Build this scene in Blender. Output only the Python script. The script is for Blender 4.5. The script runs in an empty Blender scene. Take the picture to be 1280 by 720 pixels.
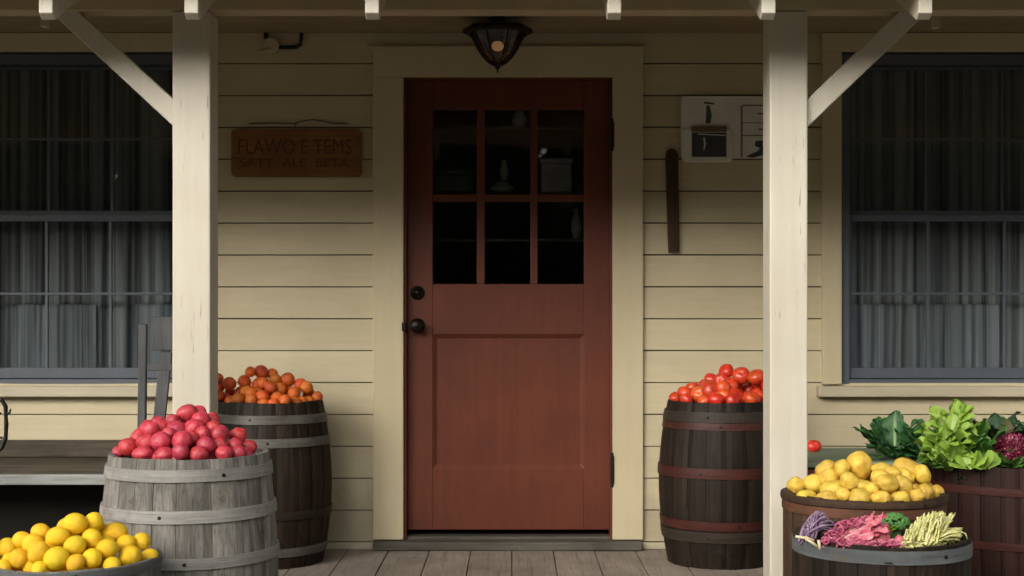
import bpy, bmesh, math, random
from mathutils import Vector, Matrix, noise, Euler
R = math.radians
rnd = random.Random(7)
C = bpy.context.scene.collection
scn = bpy.context.scene

# ------------------------------------------------------------------ camera
F = 1700.0; CY = -6.14; CZ = 1.03; HZ = 400.0     # focal (px of the 1280 photo), wall distance, eye height, horizon row
cam = bpy.data.objects.new('camera', bpy.data.cameras.new('camera')); C.objects.link(cam)
cam.location = (0, CY, CZ); cam.rotation_euler = (R(90), 0, 0)
cam.data.sensor_width = 36; cam.data.lens = F/1280*36; cam.data.shift_y = 40/1280
cam.data.clip_end = 600
cam.data.dof.use_dof = True; cam.data.dof.focus_distance = 4.7; cam.data.dof.aperture_fstop = 6.3
scn.camera = cam
# ------------------------------------------------------------------ light
SUN_EL, SUN_AZ = 20, -32          # elevation; azimuth from -Y (towards the viewer) towards -X
w = bpy.data.worlds.new('World'); scn.world = w; w.use_nodes = True
nt = w.node_tree; nt.nodes.clear()
sky = nt.nodes.new('ShaderNodeTexSky'); sky.sky_type = 'NISHITA'; sky.sun_disc = False
sky.sun_elevation = R(SUN_EL); sky.sun_rotation = R(180+32); sky.dust_density = 5; sky.air_density = 1.2
hs = nt.nodes.new('ShaderNodeHueSaturation'); hs.inputs['Saturation'].default_value = .22
bg = nt.nodes.new('ShaderNodeBackground'); bg.inputs['Strength'].default_value = .15
wo = nt.nodes.new('ShaderNodeOutputWorld')
nt.links.new(sky.outputs[0], hs.inputs['Color']); nt.links.new(hs.outputs[0], bg.inputs[0]); nt.links.new(bg.outputs[0], wo.inputs[0])
sl = bpy.data.lights.new('sun', 'SUN'); sl.energy = 1.3; sl.angle = R(58); sl.color = (1, .92, .79)
sun = bpy.data.objects.new('sun', sl); C.objects.link(sun)
sd = Vector((-math.sin(R(32))*math.cos(R(SUN_EL)), -math.cos(R(32))*math.cos(R(SUN_EL)), math.sin(R(SUN_EL))))
sun.rotation_euler = sd.to_track_quat('Z', 'Y').to_euler()
scn.view_settings.view_transform = 'Standard'; scn.view_settings.look = 'None'; scn.view_settings.gamma = 1
scn.view_settings.exposure = 0.80

# ------------------------------------------------------------------ helpers
def P(px, py, d):
    "world point seen at photo pixel (px, py) at distance d from the eye plane"
    return Vector(((px-640)/F*d, CY+d, CZ-(py-HZ)/F*d))
def X(px, d=6.14): return (px-640)/F*d
def Z(py, d=6.14): return CZ-(py-HZ)/F*d

def tag(o, label=None, cat=None, group=None, kind=None):
    if label: o['label'] = label
    if cat: o['category'] = cat
    if group: o['group'] = group
    if kind: o['kind'] = kind
    return o
def empty(name, loc=(0, 0, 0), rz=0):
    o = bpy.data.objects.new(name, None); C.objects.link(o); o.location = loc; o.rotation_euler = (0, 0, rz)
    o.empty_display_size = .1
    return o
def mesh_obj(name, bm, mat, parent=None, bevel=0, smooth=False, seg=2, mats=None):
    me = bpy.data.meshes.new(name)
    bmesh.ops.recalc_face_normals(bm, faces=bm.faces)
    bm.to_mesh(me); bm.free()
    if smooth:
        for p in me.polygons: p.use_smooth = True
    for m in (mats or [mat]): me.materials.append(m)
    o = bpy.data.objects.new(name, me); C.objects.link(o)
    if parent: o.parent = parent
    if bevel:
        b = o.modifiers.new('bevel', 'BEVEL'); b.width = bevel; b.segments = seg; b.limit_method = 'ANGLE'; b.angle_limit = R(40)
    return o
def box(bm, x0, x1, y0, y1, z0, z1, M=None):
    vs = [bm.verts.new(v) for v in ((x0,y0,z0),(x1,y0,z0),(x1,y1,z0),(x0,y1,z0),(x0,y0,z1),(x1,y0,z1),(x1,y1,z1),(x0,y1,z1))]
    if M:
        for v in vs: v.co = M @ v.co
    for f in ((0,3,2,1),(4,5,6,7),(0,1,5,4),(1,2,6,5),(2,3,7,6),(3,0,4,7)): bm.faces.new([vs[i] for i in f])
    return vs
def prism(bm, pts, y0, y1):
    "extrude an XZ outline from y0 to y1"
    a = [bm.verts.new((x, y0, z)) for x, z in pts]; b = [bm.verts.new((x, y1, z)) for x, z in pts]
    n = len(pts)
    bm.faces.new(a); bm.faces.new(b[::-1])
    for i in range(n): bm.faces.new((a[i], b[i], b[(i+1)%n], a[(i+1)%n]))
def lathe(bm, prof, n=40, c=(0,0,0), M=None, cap=False):
    rings = []
    for r, z in prof:
        ring = [bm.verts.new((c[0]+r*math.cos(2*math.pi*i/n), c[1]+r*math.sin(2*math.pi*i/n), c[2]+z)) for i in range(n)]
        rings.append(ring)
    for a, b in zip(rings, rings[1:]):
        for i in range(n): bm.faces.new((a[i], a[(i+1)%n], b[(i+1)%n], b[i]))
    if cap: bm.faces.new(rings[0][::-1]); bm.faces.new(rings[-1])
    if M:
        for r in rings:
            for v in r: v.co = M @ v.co
def tube(bm, pts, rad, n=8):
    pts = [Vector(p) for p in pts]
    rings = []
    up = Vector((0, 0, 1))
    for i, p in enumerate(pts):
        t = (pts[min(i+1, len(pts)-1)]-pts[max(i-1, 0)]).normalized()
        s = t.cross(up)
        if s.length < .1: s = t.cross(Vector((0, 1, 0)))
        s.normalize(); u = s.cross(t)
        r = rad[i] if isinstance(rad, (list, tuple)) else rad
        rings.append([bm.verts.new(p+(s*math.cos(2*math.pi*k/n)+u*math.sin(2*math.pi*k/n))*r) for k in range(n)])
    for a, b in zip(rings, rings[1:]):
        for i in range(n): bm.faces.new((a[i], a[(i+1)%n], b[(i+1)%n], b[i]))
    bm.faces.new(rings[0][::-1]); bm.faces.new(rings[-1])

# ------------------------------------------------------------------ materials
def newmat(name):
    m = bpy.data.materials.new(name); m.use_nodes = True
    return m, m.node_tree, m.node_tree.nodes['Principled BSDF']
def nd(nt, t, **kw):
    n = nt.nodes.new(t)
    for k, v in kw.items():
        if k in n.inputs.keys(): n.inputs[k].default_value = v
        else: setattr(n, k, v)
    return n
def coords(nt, scale, kind='Object'):
    tc = nt.nodes.new('ShaderNodeTexCoord'); mp = nt.nodes.new('ShaderNodeMapping')
    mp.inputs['Scale'].default_value = scale
    nt.links.new(tc.outputs[kind], mp.inputs[0]); return mp.outputs[0]
def ramp(nt, src, stops):
    r = nt.nodes.new('ShaderNodeValToRGB'); cr = r.color_ramp
    while len(cr.elements) < len(stops): cr.elements.new(.5)
    for e, (p, c) in zip(cr.elements, stops):
        e.position = p; e.color = (*c, 1) if len(c) == 3 else c
    nt.links.new(src, r.inputs[0]); return r.outputs[0]
def mix(nt, fac, a, b, mode='MIX'):
    m = nt.nodes.new('ShaderNodeMix'); m.data_type = 'RGBA'; m.blend_type = mode
    for s, v in ((0, fac), (6, a), (7, b)):
        if hasattr(v, 'links') or isinstance(v, bpy.types.NodeSocket): nt.links.new(v, m.inputs[s])
        else: m.inputs[s].default_value = v if s == 0 else (*v, 1)
    return m.outputs[2]
def noise_tex(nt, vec, scale=5, detail=6, rough=.6, dist=0):
    n = nd(nt, 'ShaderNodeTexNoise'); n.inputs['Scale'].default_value = scale; n.inputs['Detail'].default_value = detail
    n.inputs['Roughness'].default_value = rough; n.inputs['Distortion'].default_value = dist
    nt.links.new(vec, n.inputs['Vector']); return n.outputs['Fac']
def bump(nt, bs, h, strength=.3, dist=.01):
    b = nt.nodes.new('ShaderNodeBump'); b.inputs['Strength'].default_value = strength; b.inputs['Distance'].default_value = dist
    nt.links.new(h, b.inputs['Height']); nt.links.new(b.outputs[0], bs.inputs['Normal'])
def attr(nt, name='tone'):
    a = nt.nodes.new('ShaderNodeAttribute'); a.attribute_name = name; return a.outputs['Fac']

def painted(name, base, dirt, rough=.55, grain=(3, 3, 40), chips=None, amt=.5, tone=0, bmp=.25, splash=0):
    "old paint on boards: streaks of grime, brush grain, chips showing the wood"
    m, nt, bs = newmat(name)
    v = coords(nt, grain)
    n1 = noise_tex(nt, v, 1.2, 6, .65)
    n2 = noise_tex(nt, coords(nt, (1, 1, 1)), 2.3, 5, .6)
    c = mix(nt, ramp(nt, n2, [(.35, (0,0,0)), (.75, (amt,)*3)]), base, dirt)
    c = mix(nt, ramp(nt, n1, [(.40, (0,0,0)), (.72, (amt*.6,)*3)]), c, dirt)
    if chips:
        n3 = noise_tex(nt, coords(nt, tuple(g*.5 for g in grain)), 9, 8, .7)
        c = mix(nt, ramp(nt, n3, [(.64, (0,0,0)), (.67, (1,1,1))]), c, chips)
    if splash:
        tc_ = nt.nodes.new('ShaderNodeTexCoord'); sx_ = nt.nodes.new('ShaderNodeSeparateXYZ'); nt.links.new(tc_.outputs['Object'], sx_.inputs[0])
        ns_ = noise_tex(nt, coords(nt, (9, 9, 5)), 2.5, 7, .75)
        ad_ = nd(nt, 'ShaderNodeMath', operation='MULTIPLY_ADD'); nt.links.new(ns_, ad_.inputs[0]); ad_.inputs[1].default_value = -.35; nt.links.new(sx_.outputs['Z'], ad_.inputs[2])
        c = mix(nt, ramp(nt, ad_.outputs[0], [(0.0, (splash,)*3), (.13, (0,0,0))]), c, tuple(x*.55 for x in dirt) if splash < .3 else (.20, .165, .12))
    if tone:
        t = nd(nt, 'ShaderNodeMath', operation='MULTIPLY_ADD'); nt.links.new(attr(nt), t.inputs[0]); t.inputs[1].default_value = tone; t.inputs[2].default_value = 1-tone/2
        mm = nt.nodes.new('ShaderNodeVectorMath'); mm.operation = 'SCALE'; nt.links.new(c, mm.inputs[0]); nt.links.new(t.outputs[0], mm.inputs['Scale']); c = mm.outputs[0]
    nt.links.new(c, bs.inputs['Base Color']); bs.inputs['Roughness'].default_value = rough
    bump(nt, bs, n1, bmp, .004)
    return m
def wood(name, dark, light, rough=.75, grain=(14, 14, 1.2), tone=.5, scale=3, spots=None, bmp=.5):
    m, nt, bs = newmat(name)
    oi = nt.nodes.new('ShaderNodeObjectInfo')
    tc = nt.nodes.new('ShaderNodeTexCoord'); ad = nt.nodes.new('ShaderNodeVectorMath'); ad.operation = 'ADD'
    sc = nt.nodes.new('ShaderNodeVectorMath'); sc.operation = 'SCALE'; sc.inputs['Scale'].default_value = 9
    nt.links.new(oi.outputs['Random'], sc.inputs[0]); nt.links.new(tc.outputs['Object'], ad.inputs[0]); nt.links.new(sc.outputs[0], ad.inputs[1])
    mp = nt.nodes.new('ShaderNodeMapping'); mp.inputs['Scale'].default_value = grain; nt.links.new(ad.outputs[0], mp.inputs[0])
    n1 = noise_tex(nt, mp.outputs[0], scale, 8, .7, .6)
    n2 = noise_tex(nt, ad.outputs[0], 4.5, 5, .6)
    c = ramp(nt, n1, [(.3, dark), (.7, light)])
    c = mix(nt, ramp(nt, n2, [(.35, (0,0,0)), (.8, (.7,)*3)]), c, tuple(x*.45 for x in dark))
    if spots:
        n3 = noise_tex(nt, ad.outputs[0], 7, 6, .7)
        c = mix(nt, ramp(nt, n3, [(.58, (0,0,0)), (.68, (.8,)*3)]), c, spots)
    mp2 = nt.nodes.new('ShaderNodeMapping'); mp2.inputs['Scale'].default_value = tuple(g*(2.6 if g > 5 else 1) for g in grain); nt.links.new(ad.outputs[0], mp2.inputs[0])
    n4 = noise_tex(nt, mp2.outputs[0], scale, 4, .7)
    c = mix(nt, ramp(nt, n4, [(.54, (0,0,0)), (.68, (.55,)*3)]), c, tuple(x*.3 for x in dark))
    t = nd(nt, 'ShaderNodeMath', operation='MULTIPLY_ADD'); nt.links.new(attr(nt), t.inputs[0]); t.inputs[1].default_value = tone; t.inputs[2].default_value = 1-tone/2
    mm = nt.nodes.new('ShaderNodeVectorMath'); mm.operation = 'SCALE'; nt.links.new(c, mm.inputs[0]); nt.links.new(t.outputs[0], mm.inputs['Scale'])
    nt.links.new(mm.outputs[0], bs.inputs['Base Color']); bs.inputs['Roughness'].default_value = rough; bs.inputs['Specular IOR Level'].default_value = .22
    bump(nt, bs, n1, bmp, .004)
    return m
def plain(name, col, rough=.6, metal=0, var=.25, scale=20, bmp=.1):
    m, nt, bs = newmat(name)
    n = noise_tex(nt, coords(nt, (1, 1, 1)), scale, 5, .6)
    nt.links.new(mix(nt, ramp(nt, n, [(.3, (0,0,0)), (.75, (1,1,1))]), col, tuple(c*(1-var) for c in col)), bs.inputs['Base Color'])
    bs.inputs['Roughness'].default_value = rough; bs.inputs['Metallic'].default_value = metal
    if bmp: bump(nt, bs, n, bmp, .003)
    return m
def produce(name, stops, rough=.45, scale=1.6, sss=.05, bscale=14, bst=.2, bdist=.02, valvar=.35, huevar=.02, speck=None, coat=0):
    "skin of a fruit: mottled colour, each fruit a little different"
    m, nt, bs = newmat(name)
    oi = nt.nodes.new('ShaderNodeObjectInfo')
    tc = nt.nodes.new('ShaderNodeTexCoord'); ad = nt.nodes.new('ShaderNodeVectorMath'); ad.operation = 'ADD'
    sc = nt.nodes.new('ShaderNodeVectorMath'); sc.operation = 'SCALE'; sc.inputs['Scale'].default_value = 30
    nt.links.new(oi.outputs['Random'], sc.inputs[0]); nt.links.new(tc.outputs['Object'], ad.inputs[0]); nt.links.new(sc.outputs[0], ad.inputs[1])
    n1 = noise_tex(nt, ad.outputs[0], scale, 4, .55)
    c = ramp(nt, n1, stops)
    if speck:
        n3 = noise_tex(nt, ad.outputs[0], 9, 5, .7)
        c = mix(nt, ramp(nt, n3, [(.60, (0,0,0)), (.72, (.6,)*3)]), c, speck)
    h = nt.nodes.new('ShaderNodeHueSaturation')
    a = nd(nt, 'ShaderNodeMath', operation='MULTIPLY_ADD'); nt.links.new(oi.outputs['Random'], a.inputs[0]); a.inputs[1].default_value = huevar*2; a.inputs[2].default_value = .5-huevar
    wn = nt.nodes.new('ShaderNodeTexWhiteNoise'); wn.noise_dimensions = '1D'; nt.links.new(oi.outputs['Random'], wn.inputs['W'])
    b = nd(nt, 'ShaderNodeMath', operation='MULTIPLY_ADD'); nt.links.new(wn.outputs['Value'], b.inputs[0]); b.inputs[1].default_value = valvar; b.inputs[2].default_value = 1-valvar*.6
    nt.links.new(a.outputs[0], h.inputs['Hue']); nt.links.new(b.outputs[0], h.inputs['Value']); nt.links.new(c, h.inputs['Color'])
    nt.links.new(h.outputs[0], bs.inputs['Base Color'])
    bs.inputs['Roughness'].default_value = rough; bs.inputs['Subsurface Weight'].default_value = sss; bs.inputs['Subsurface Radius'].default_value = (.02, .008, .004)
    bs.inputs['Coat Weight'].default_value = coat; bs.inputs['Coat Roughness'].default_value = .15
    bump(nt, bs, noise_tex(nt, ad.outputs[0], bscale, 3, .5), bst, bdist)
    return m
def leafmat(name, c1, c2, rib, rough=.45, trans=.35, scale=18):
    m, nt, bs = newmat(name)
    n = noise_tex(nt, coords(nt, (1, 1, 1)), scale, 4, .6)
    c = mix(nt, ramp(nt, n, [(.35, (0,0,0)), (.7, (1,1,1))]), c1, c2)
    c = mix(nt, attr(nt, 'rib'), c, rib)
    nt.links.new(c, bs.inputs['Base Color']); bs.inputs['Roughness'].default_value = rough
    tr = nt.nodes.new('ShaderNodeBsdfTranslucent'); nt.links.new(c, tr.inputs[0])
    ms = nt.nodes.new('ShaderNodeMixShader'); ms.inputs[0].default_value = trans
    out = nt.nodes['Material Output']
    nt.links.new(bs.outputs[0], ms.inputs[1]); nt.links.new(tr.outputs[0], ms.inputs[2]); nt.links.new(ms.outputs[0], out.inputs[0])
    bump(nt, bs, noise_tex(nt, coords(nt, (1, 1, 1)), 90, 3, .5), .35, .002)
    return m
def glassmat():
    m, nt, bs = newmat('window_glass')
    nt.nodes.remove(bs)
    fr = nt.nodes.new('ShaderNodeFresnel'); fr.inputs[0].default_value = 1.5
    ta = nt.nodes.new('ShaderNodeBsdfTransparent'); ta.inputs[0].default_value = (.85, .865, .865, 1)
    gl = nt.nodes.new('ShaderNodeBsdfGlossy'); gl.inputs['Roughness'].default_value = .03
    b = nt.nodes.new('ShaderNodeBump'); b.inputs['Strength'].default_value = .15; b.inputs['Distance'].default_value = .02
    nt.links.new(noise_tex(nt, coords(nt, (1, 1, 1)), 5, 2, .5), b.inputs['Height']); nt.links.new(b.outputs[0], gl.inputs['Normal'])
    ms = nt.nodes.new('ShaderNodeMixShader'); nt.links.new(fr.outputs[0], ms.inputs[0]); nt.links.new(ta.outputs[0], ms.inputs[1]); nt.links.new(gl.outputs[0], ms.inputs[2])
    nt.links.new(ms.outputs[0], nt.nodes['Material Output'].inputs[0])
    return m

M = {}
M['siding'] = painted('cream_siding_paint', (.55, .475, .31), (.36, .30, .175), .6, (2, 3, 30), None, .45, .16, .25, .35)
M['trim'] = painted('cream_trim_paint', (.56, .48, .31), (.41, .345, .205), .55, (25, 25, 1.5), None, .4)
M['trim_h'] = painted('cream_trim_paint_rail', (.52, .46, .33), (.34, .29, .19), .55, (2, 3, 25), None, .5)
M['post'] = painted('white_post_paint', (.60, .56, .465), (.42, .37, .28), .5, (22, 22, 1.1), (.22, .18, .13), .55)
M['beam'] = painted('cream_beam_paint', (.50, .42, .27), (.34, .27, .15), .6, (2, 20, 20), None, .5)
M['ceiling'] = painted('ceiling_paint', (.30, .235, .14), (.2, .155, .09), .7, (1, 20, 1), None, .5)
M['door'] = painted('red_door_paint', (.150, .038, .018), (.080, .022, .011), .45, (30, 30, 1.2), (.06, .018, .012), .85, 0, .25, .22)
M['door'].node_tree.nodes['Principled BSDF'].inputs['Specular IOR Level'].default_value = .3
M['blue'] = painted('slate_blue_sash_paint', (.085, .10, .125), (.055, .062, .072), .5, (20, 20, 2), None, .5)
M['deck'] = wood('weathered_deck_boards', (.26, .22, .18), (.36, .305, .25), .75, (14, 1.0, 14), .14, 3, None, .25)
M["threshold"] = wood("worn_threshold", (.085, .078, .062), (.145, .132, .105), .7, (1.1, 14, 14), .1)
M['grey_wood'] = wood('silvered_barrel_oak', (.12, .11, .095), (.34, .32, .28), .8, (20, 20, 1.1), .6, 3, (.10, .085, .065))
M['grey_hoop'] = wood('pale_grey_hoop', (.23, .22, .20), (.37, .355, .325), .6, (2, 2, 30), .2, 3, (.2, .17, .14), .25)
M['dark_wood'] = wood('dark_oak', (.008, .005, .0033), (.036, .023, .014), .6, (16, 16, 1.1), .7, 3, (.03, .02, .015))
M['dark_hoop'] = wood('worn_iron_hoop', (.095, .088, .075), (.18, .17, .15), .5, (2, 2, 20), .2, 3, (.06, .04, .02), .2)
M['red_hoop'] = wood('dull_red_hoop', (.042, .012, .009), (.080, .025, .018), .5, (2, 2, 20), .2, 3, (.06, .03, .02), .2)
M['brown_hoop'] = wood('brown_hoop', (.026, .019, .013), (.055, .041, .031), .55, (2, 2, 20), .2, 3, None, .2)
M['basket_wood'] = wood('brown_tub_wood', (.035, .018, .010), (.10, .058, .035), .65, (16, 16, 1.2), .5, 3, (.05, .03, .02))
M['copper_hoop'] = wood('copper_brown_hoop', (.085, .034, .018), (.15, .066, .038), .5, (2, 2, 20), .2, 3, None, .2)
M['red_wood'] = wood('red_brown_tub_wood', (.016, .006, .0045), (.040, .014, .010), .6, (16, 16, 1.2), .5, 3, (.03, .015, .012))
M['slate_hoop'] = wood('slate_grey_hoop', (.085, .095, .098), (.15, .16, .162), .5, (2, 2, 20), .2, 3, (.1, .08, .06), .2)
M['bench_wood'] = wood('bench_boards', (.06, .046, .031), (.14, .112, .08), .6, (1.1, 14, 14), .4)
M['bench_front'] = wood('bench_front_board', (.26, .27, .25), (.42, .43, .41), .55, (1.1, 14, 14), .3)
M['bench_shade'] = wood('bench_under_shade', (.006, .005, .003), (.014, .011, .008), .8, (1.1, 14, 14), .3)  # shade beneath the seat put into a near-black colour
M['chair_wood'] = wood('grey_chair_paint', (.085, .087, .09), (.15, .152, .155), .6, (14, 14, 1.2), .3)
M['iron'] = plain('black_iron', (.02, .017, .014), .45, .6)
M['bronze'] = plain('dark_bronze', (.022, .017, .012), .4, .7)
M['sign_wood'] = wood('sign_board_wood', (.22, .095, .030), (.33, .15, .05), .6, (1.2, 14, 14), .2)
M['carved'] = plain('carved_dark', (.115, .048, .018), .9)
M['strap'] = wood('dark_paddle_wood', (.05, .027, .010), (.10, .056, .020), .5, (14, 14, 1.2), .2)
M['enamel'] = plain('off_white_enamel', (.74, .70, .62), .4, 0, .2, 8)
M['enamel_grey'] = plain('grey_print', (.17, .165, .14), .5)
M['print_dark'] = plain('dark_print', (.05, .055, .06), .5)
M['print_green'] = plain('green_print', (.06, .09, .07), .5)
M['print_brown'] = plain('brown_print', (.15, .10, .06), .5)
M['glass'] = glassmat()
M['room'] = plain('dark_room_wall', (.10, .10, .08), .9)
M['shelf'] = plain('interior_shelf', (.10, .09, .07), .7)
M['china'] = plain('pale_china', (.75, .75, .70), .4)
M['ground'] = plain('gravel_yard', (.13, .115, .085), .95, 0, .5, 30, .6)
M['fascia'] = painted('fascia_paint', (.5, .43, .3), (.3, .25, .16), .6)
M['roof'] = plain('roof_shingle', (.06, .055, .05), .9)
M['green_top'] = painted('faded_green_board', (.15, .21, .12), (.22, .24, .17), .6, (1, 20, 20), (.28, .27, .2), .6)
M['red_box'] = painted('red_crate_paint', (.24, .045, .02), (.1, .025, .015), .6, (1, 20, 20), None, .6)

def curtain_mat(name, a, b):
    m, nt, bs = newmat(name)
    v = coords(nt, (34, .2, .25)); n = noise_tex(nt, v, 1, 4, .6)
    c = ramp(nt, n, [(.38, a), (.62, b)])  # light and dark of the folds painted in as vertical colour streaks
    nt.links.new(c, bs.inputs['Base Color']); bs.inputs['Roughness'].default_value = .9
    tr = nt.nodes.new('ShaderNodeBsdfTranslucent'); nt.links.new(c, tr.inputs[0])
    ms = nt.nodes.new('ShaderNodeMixShader'); ms.inputs[0].default_value = .2
    nt.links.new(bs.outputs[0], ms.inputs[1]); nt.links.new(tr.outputs[0], ms.inputs[2]); nt.links.new(ms.outputs[0], nt.nodes['Material Output'].inputs[0])
    return m
M['curtain'] = curtain_mat('grey_curtain', (.12, .13, .135), (.62, .64, .65))
M['cafe'] = curtain_mat('blue_grey_curtain', (.15, .17, .185), (.58, .62, .66))

# ------------------------------------------------------------------ ground and deck
def sheet(name, x0, x1, y0, y1, z, mat):
    bm = bmesh.new(); bm.faces.new([bm.verts.new(v) for v in ((x0,y0,z),(x1,y0,z),(x1,y1,z),(x0,y1,z))])
    return tag(mesh_obj(name, bm, mat), kind='structure')
GZ = -.20
sheet('ground', -250, 250, -250, 250, GZ, M['ground'])

def tone_layer(bm): return bm.verts.layers.float.new('tone')
bm = bmesh.new(); L = tone_layer(bm)
x = -4.6; k = 0
DE = -1.52
while x < 4.6:
    wv = box(bm, x+.0018, x+.1822, DE, 0.05, -.03, rnd.uniform(-.0015, .0015))
    t = rnd.random()
    for v in wv: v[L] = t
    x += .184
for v in box(bm, -4.6, 4.6, DE+.02, 0, GZ+.001, -.032): v[L] = .3
tag(mesh_obj('deck', bm, M['deck'], bevel=.003), kind='structure')

# ------------------------------------------------------------------ house
house = empty('house', (0, 0, 0))
tag(house, 'cream clapboard house front with a brick red door between two dark curtained windows', 'house')
DOORX = (X(505), X(765)); DOORT = Z(98)
LWX = (X(-44), X(238)); RWX = (X(1050), X(1370))
WZ = (Z(480), Z(66))
STEP = .1437
bm = bmesh.new(); L = tone_layer(bm)
openings = [(DOORX[0]-.02, DOORX[1]+.02, 0, DOORT+.02), (LWX[0], LWX[1], WZ[0], WZ[1]), (RWX[0], RWX[1], WZ[0], WZ[1])]
wr = random.Random(3)
JOINTS = {1: (-2.4,)}
for i in range(-1, 18):
    z0 = .03+STEP*i; z1 = z0+STEP
    segs = [(-4.6, 4.6)]
    for ox0, ox1, oz0, oz1 in openings:
        if z1 <= oz0+.03 or z0 >= oz1-.03: continue
        ns = []
        for a, b in segs:
            if ox1 <= a or ox0 >= b: ns.append((a, b)); continue
            if ox0 > a: ns.append((a, ox0))
            if ox1 < b: ns.append((ox1, b))
        segs = ns
    if i in JOINTS:
        ns = []
        for a, b in segs:
            for jx in JOINTS[i]:
                if a+.05 < jx < b-.05: ns.append((a, jx-.0011)); a = jx+.0011
            ns.append((a, b))
        segs = ns
    for a, b in segs:
        t = wr.random()
        n = max(2, int((b-a)/.12))
        prev = None
        ph = wr.random()*40
        for s in range(n+1):
            xx = a+(b-a)*s/n
            wob = noise.noise(Vector((xx*1.7, ph, 0)))*.0022
            wz = noise.noise(Vector((xx*1.1, ph, 5)))*.0020
            c = [bm.verts.new((xx, y_, z_)) for y_, z_ in ((-.016+wob, z0+.0027+wz), (-.0085+wob, z1-.0027), (.012, z1-.0027), (.012, z0+.0027+wz))]
            for v in c: v[L] = t
            if prev:
                for q in range(4): bm.faces.new((prev[q], c[q], c[(q+1)%4], prev[(q+1)%4]))
            else: bm.faces.new(c)
            prev = c
        bm.faces.new(prev[::-1])
wall = mesh_obj('wall', bm, M['siding'], house)
# sheathing behind the boards, with the openings left free; and the dark rooms behind
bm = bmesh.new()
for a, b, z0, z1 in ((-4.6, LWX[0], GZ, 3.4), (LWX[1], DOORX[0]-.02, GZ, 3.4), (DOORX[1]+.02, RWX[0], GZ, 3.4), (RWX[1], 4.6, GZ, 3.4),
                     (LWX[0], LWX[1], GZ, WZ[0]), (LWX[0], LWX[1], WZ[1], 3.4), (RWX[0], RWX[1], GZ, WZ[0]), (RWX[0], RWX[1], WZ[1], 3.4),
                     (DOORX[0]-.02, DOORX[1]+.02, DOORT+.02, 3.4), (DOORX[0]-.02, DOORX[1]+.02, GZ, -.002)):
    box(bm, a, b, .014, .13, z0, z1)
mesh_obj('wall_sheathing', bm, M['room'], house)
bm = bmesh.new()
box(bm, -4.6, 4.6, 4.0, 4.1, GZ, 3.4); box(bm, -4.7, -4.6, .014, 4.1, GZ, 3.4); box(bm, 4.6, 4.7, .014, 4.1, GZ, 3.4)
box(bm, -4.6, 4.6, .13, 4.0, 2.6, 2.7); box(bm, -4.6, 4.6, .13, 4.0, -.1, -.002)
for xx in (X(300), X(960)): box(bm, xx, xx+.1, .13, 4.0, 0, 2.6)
mesh_obj('interior_wall', bm, M['room'], house)
bm = bmesh.new(); box(bm, -4.9, 4.9, -.1, 4.3, 3.4, 3.5); mesh_obj('roof', bm, M['roof'], house)
# base board along the deck
bm = bmesh.new()
box(bm, -4.6, X(470), -.030, -.0165, .0, .030); box(bm, X(800), 4.6, -.030, -.0165, .0, .030)
mesh_obj('base_board', bm, M['trim_h'], house, .003)
# door frame
bm = bmesh.new()
zt = Z(62)
box(bm, X(467), DOORX[0], -.038, .012, Z(673), DOORT); box(bm, DOORX[1], X(803), -.038, .012, Z(673), DOORT)
box(bm, X(467), X(803), -.040, .012, DOORT+.0005, zt)
box(bm, X(464), X(806), -.050, .011, zt+.0005, zt+.006)
mesh_obj('door_frame', bm, M['trim'], house, .003)
bm = bmesh.new()
box(bm, DOORX[0], X(508.5), -.020, .128, Z(676), DOORT); box(bm, X(762), DOORX[1], -.020, .128, Z(676), DOORT); box(bm, DOORX[0], DOORX[1], -.020, .128, DOORT-.008, DOORT)
mesh_obj('door_jamb', bm, M['door'], house, .002)
bm = bmesh.new()
box(bm, X(468), X(801), -.085, .0, 0.002, .040)
box(bm, DOORX[0]+.001, DOORX[1]-.001, .0005, .12, .002, .052)
mesh_obj('threshold', bm, M['threshold'], house, .006)
# door leaf: stiles, rails, muntins, panel
D = 6.165
bm = bmesh.new()
fy, by = .022, .066
def xr(p): return X(p, D)
def zr(p): return Z(p, D)
zb, zT = zr(662), zr(99)
box(bm, xr(509), xr(541), fy, by, zb, zT); box(bm, xr(730), xr(762), fy, by, zb, zT)
for a, b in ((99, 137), (355, 418), (585, 662)): box(bm, xr(541), xr(730), fy, by, zr(b), zr(a))
for a, b in ((596, 606), (663, 672)): box(bm, xr(a), xr(b), fy+.004, by-.004, zr(355), zr(137))
for a, b in ((541, 596), (606, 663), (672, 730)): box(bm, xr(a), xr(b), fy+.004, by-.004, zr(252), zr(243))
# recessed lower panel of tongue-and-groove boards
for i in range(1):
    a = 541; b = 730
    box(bm, xr(a), xr(b), fy+.014, by-.01, zr(585), zr(418))
# sloping moulding round the panel
a, b, c_, d_ = xr(541), xr(730), zr(585), zr(418)
mw = .018
O = [(a, c_), (b, c_), (b, d_), (a, d_)]; I = [(a+mw, c_+mw), (b-mw, c_+mw), (b-mw, d_-mw), (a+mw, d_-mw)]
vo = [bm.verts.new((p[0], fy+.001, p[1])) for p in O]; vi = [bm.verts.new((p[0], fy+.0125, p[1])) for p in I]
for i in range(4): bm.faces.new((vo[i], vo[(i+1)%4], vi[(i+1)%4], vi[i]))
door = mesh_obj('door', bm, M['door'], house, .0025)
for ya, yb in ((137, 243), (252, 355)):
    for a, b in ((541, 596), (606, 663), (672, 730)):
        bm = bmesh.new(); box(bm, xr(a)-.003, xr(b)+.003, .042, .046, zr(yb)-.003, zr(ya)+.003)
        mesh_obj('pane', bm, M['glass'], door)
def yrot(c): return Matrix.Translation(c) @ Matrix.Rotation(R(90), 4, 'X')
bm = bmesh.new(); c = Vector((xr(522), fy, zr(407)))
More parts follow.
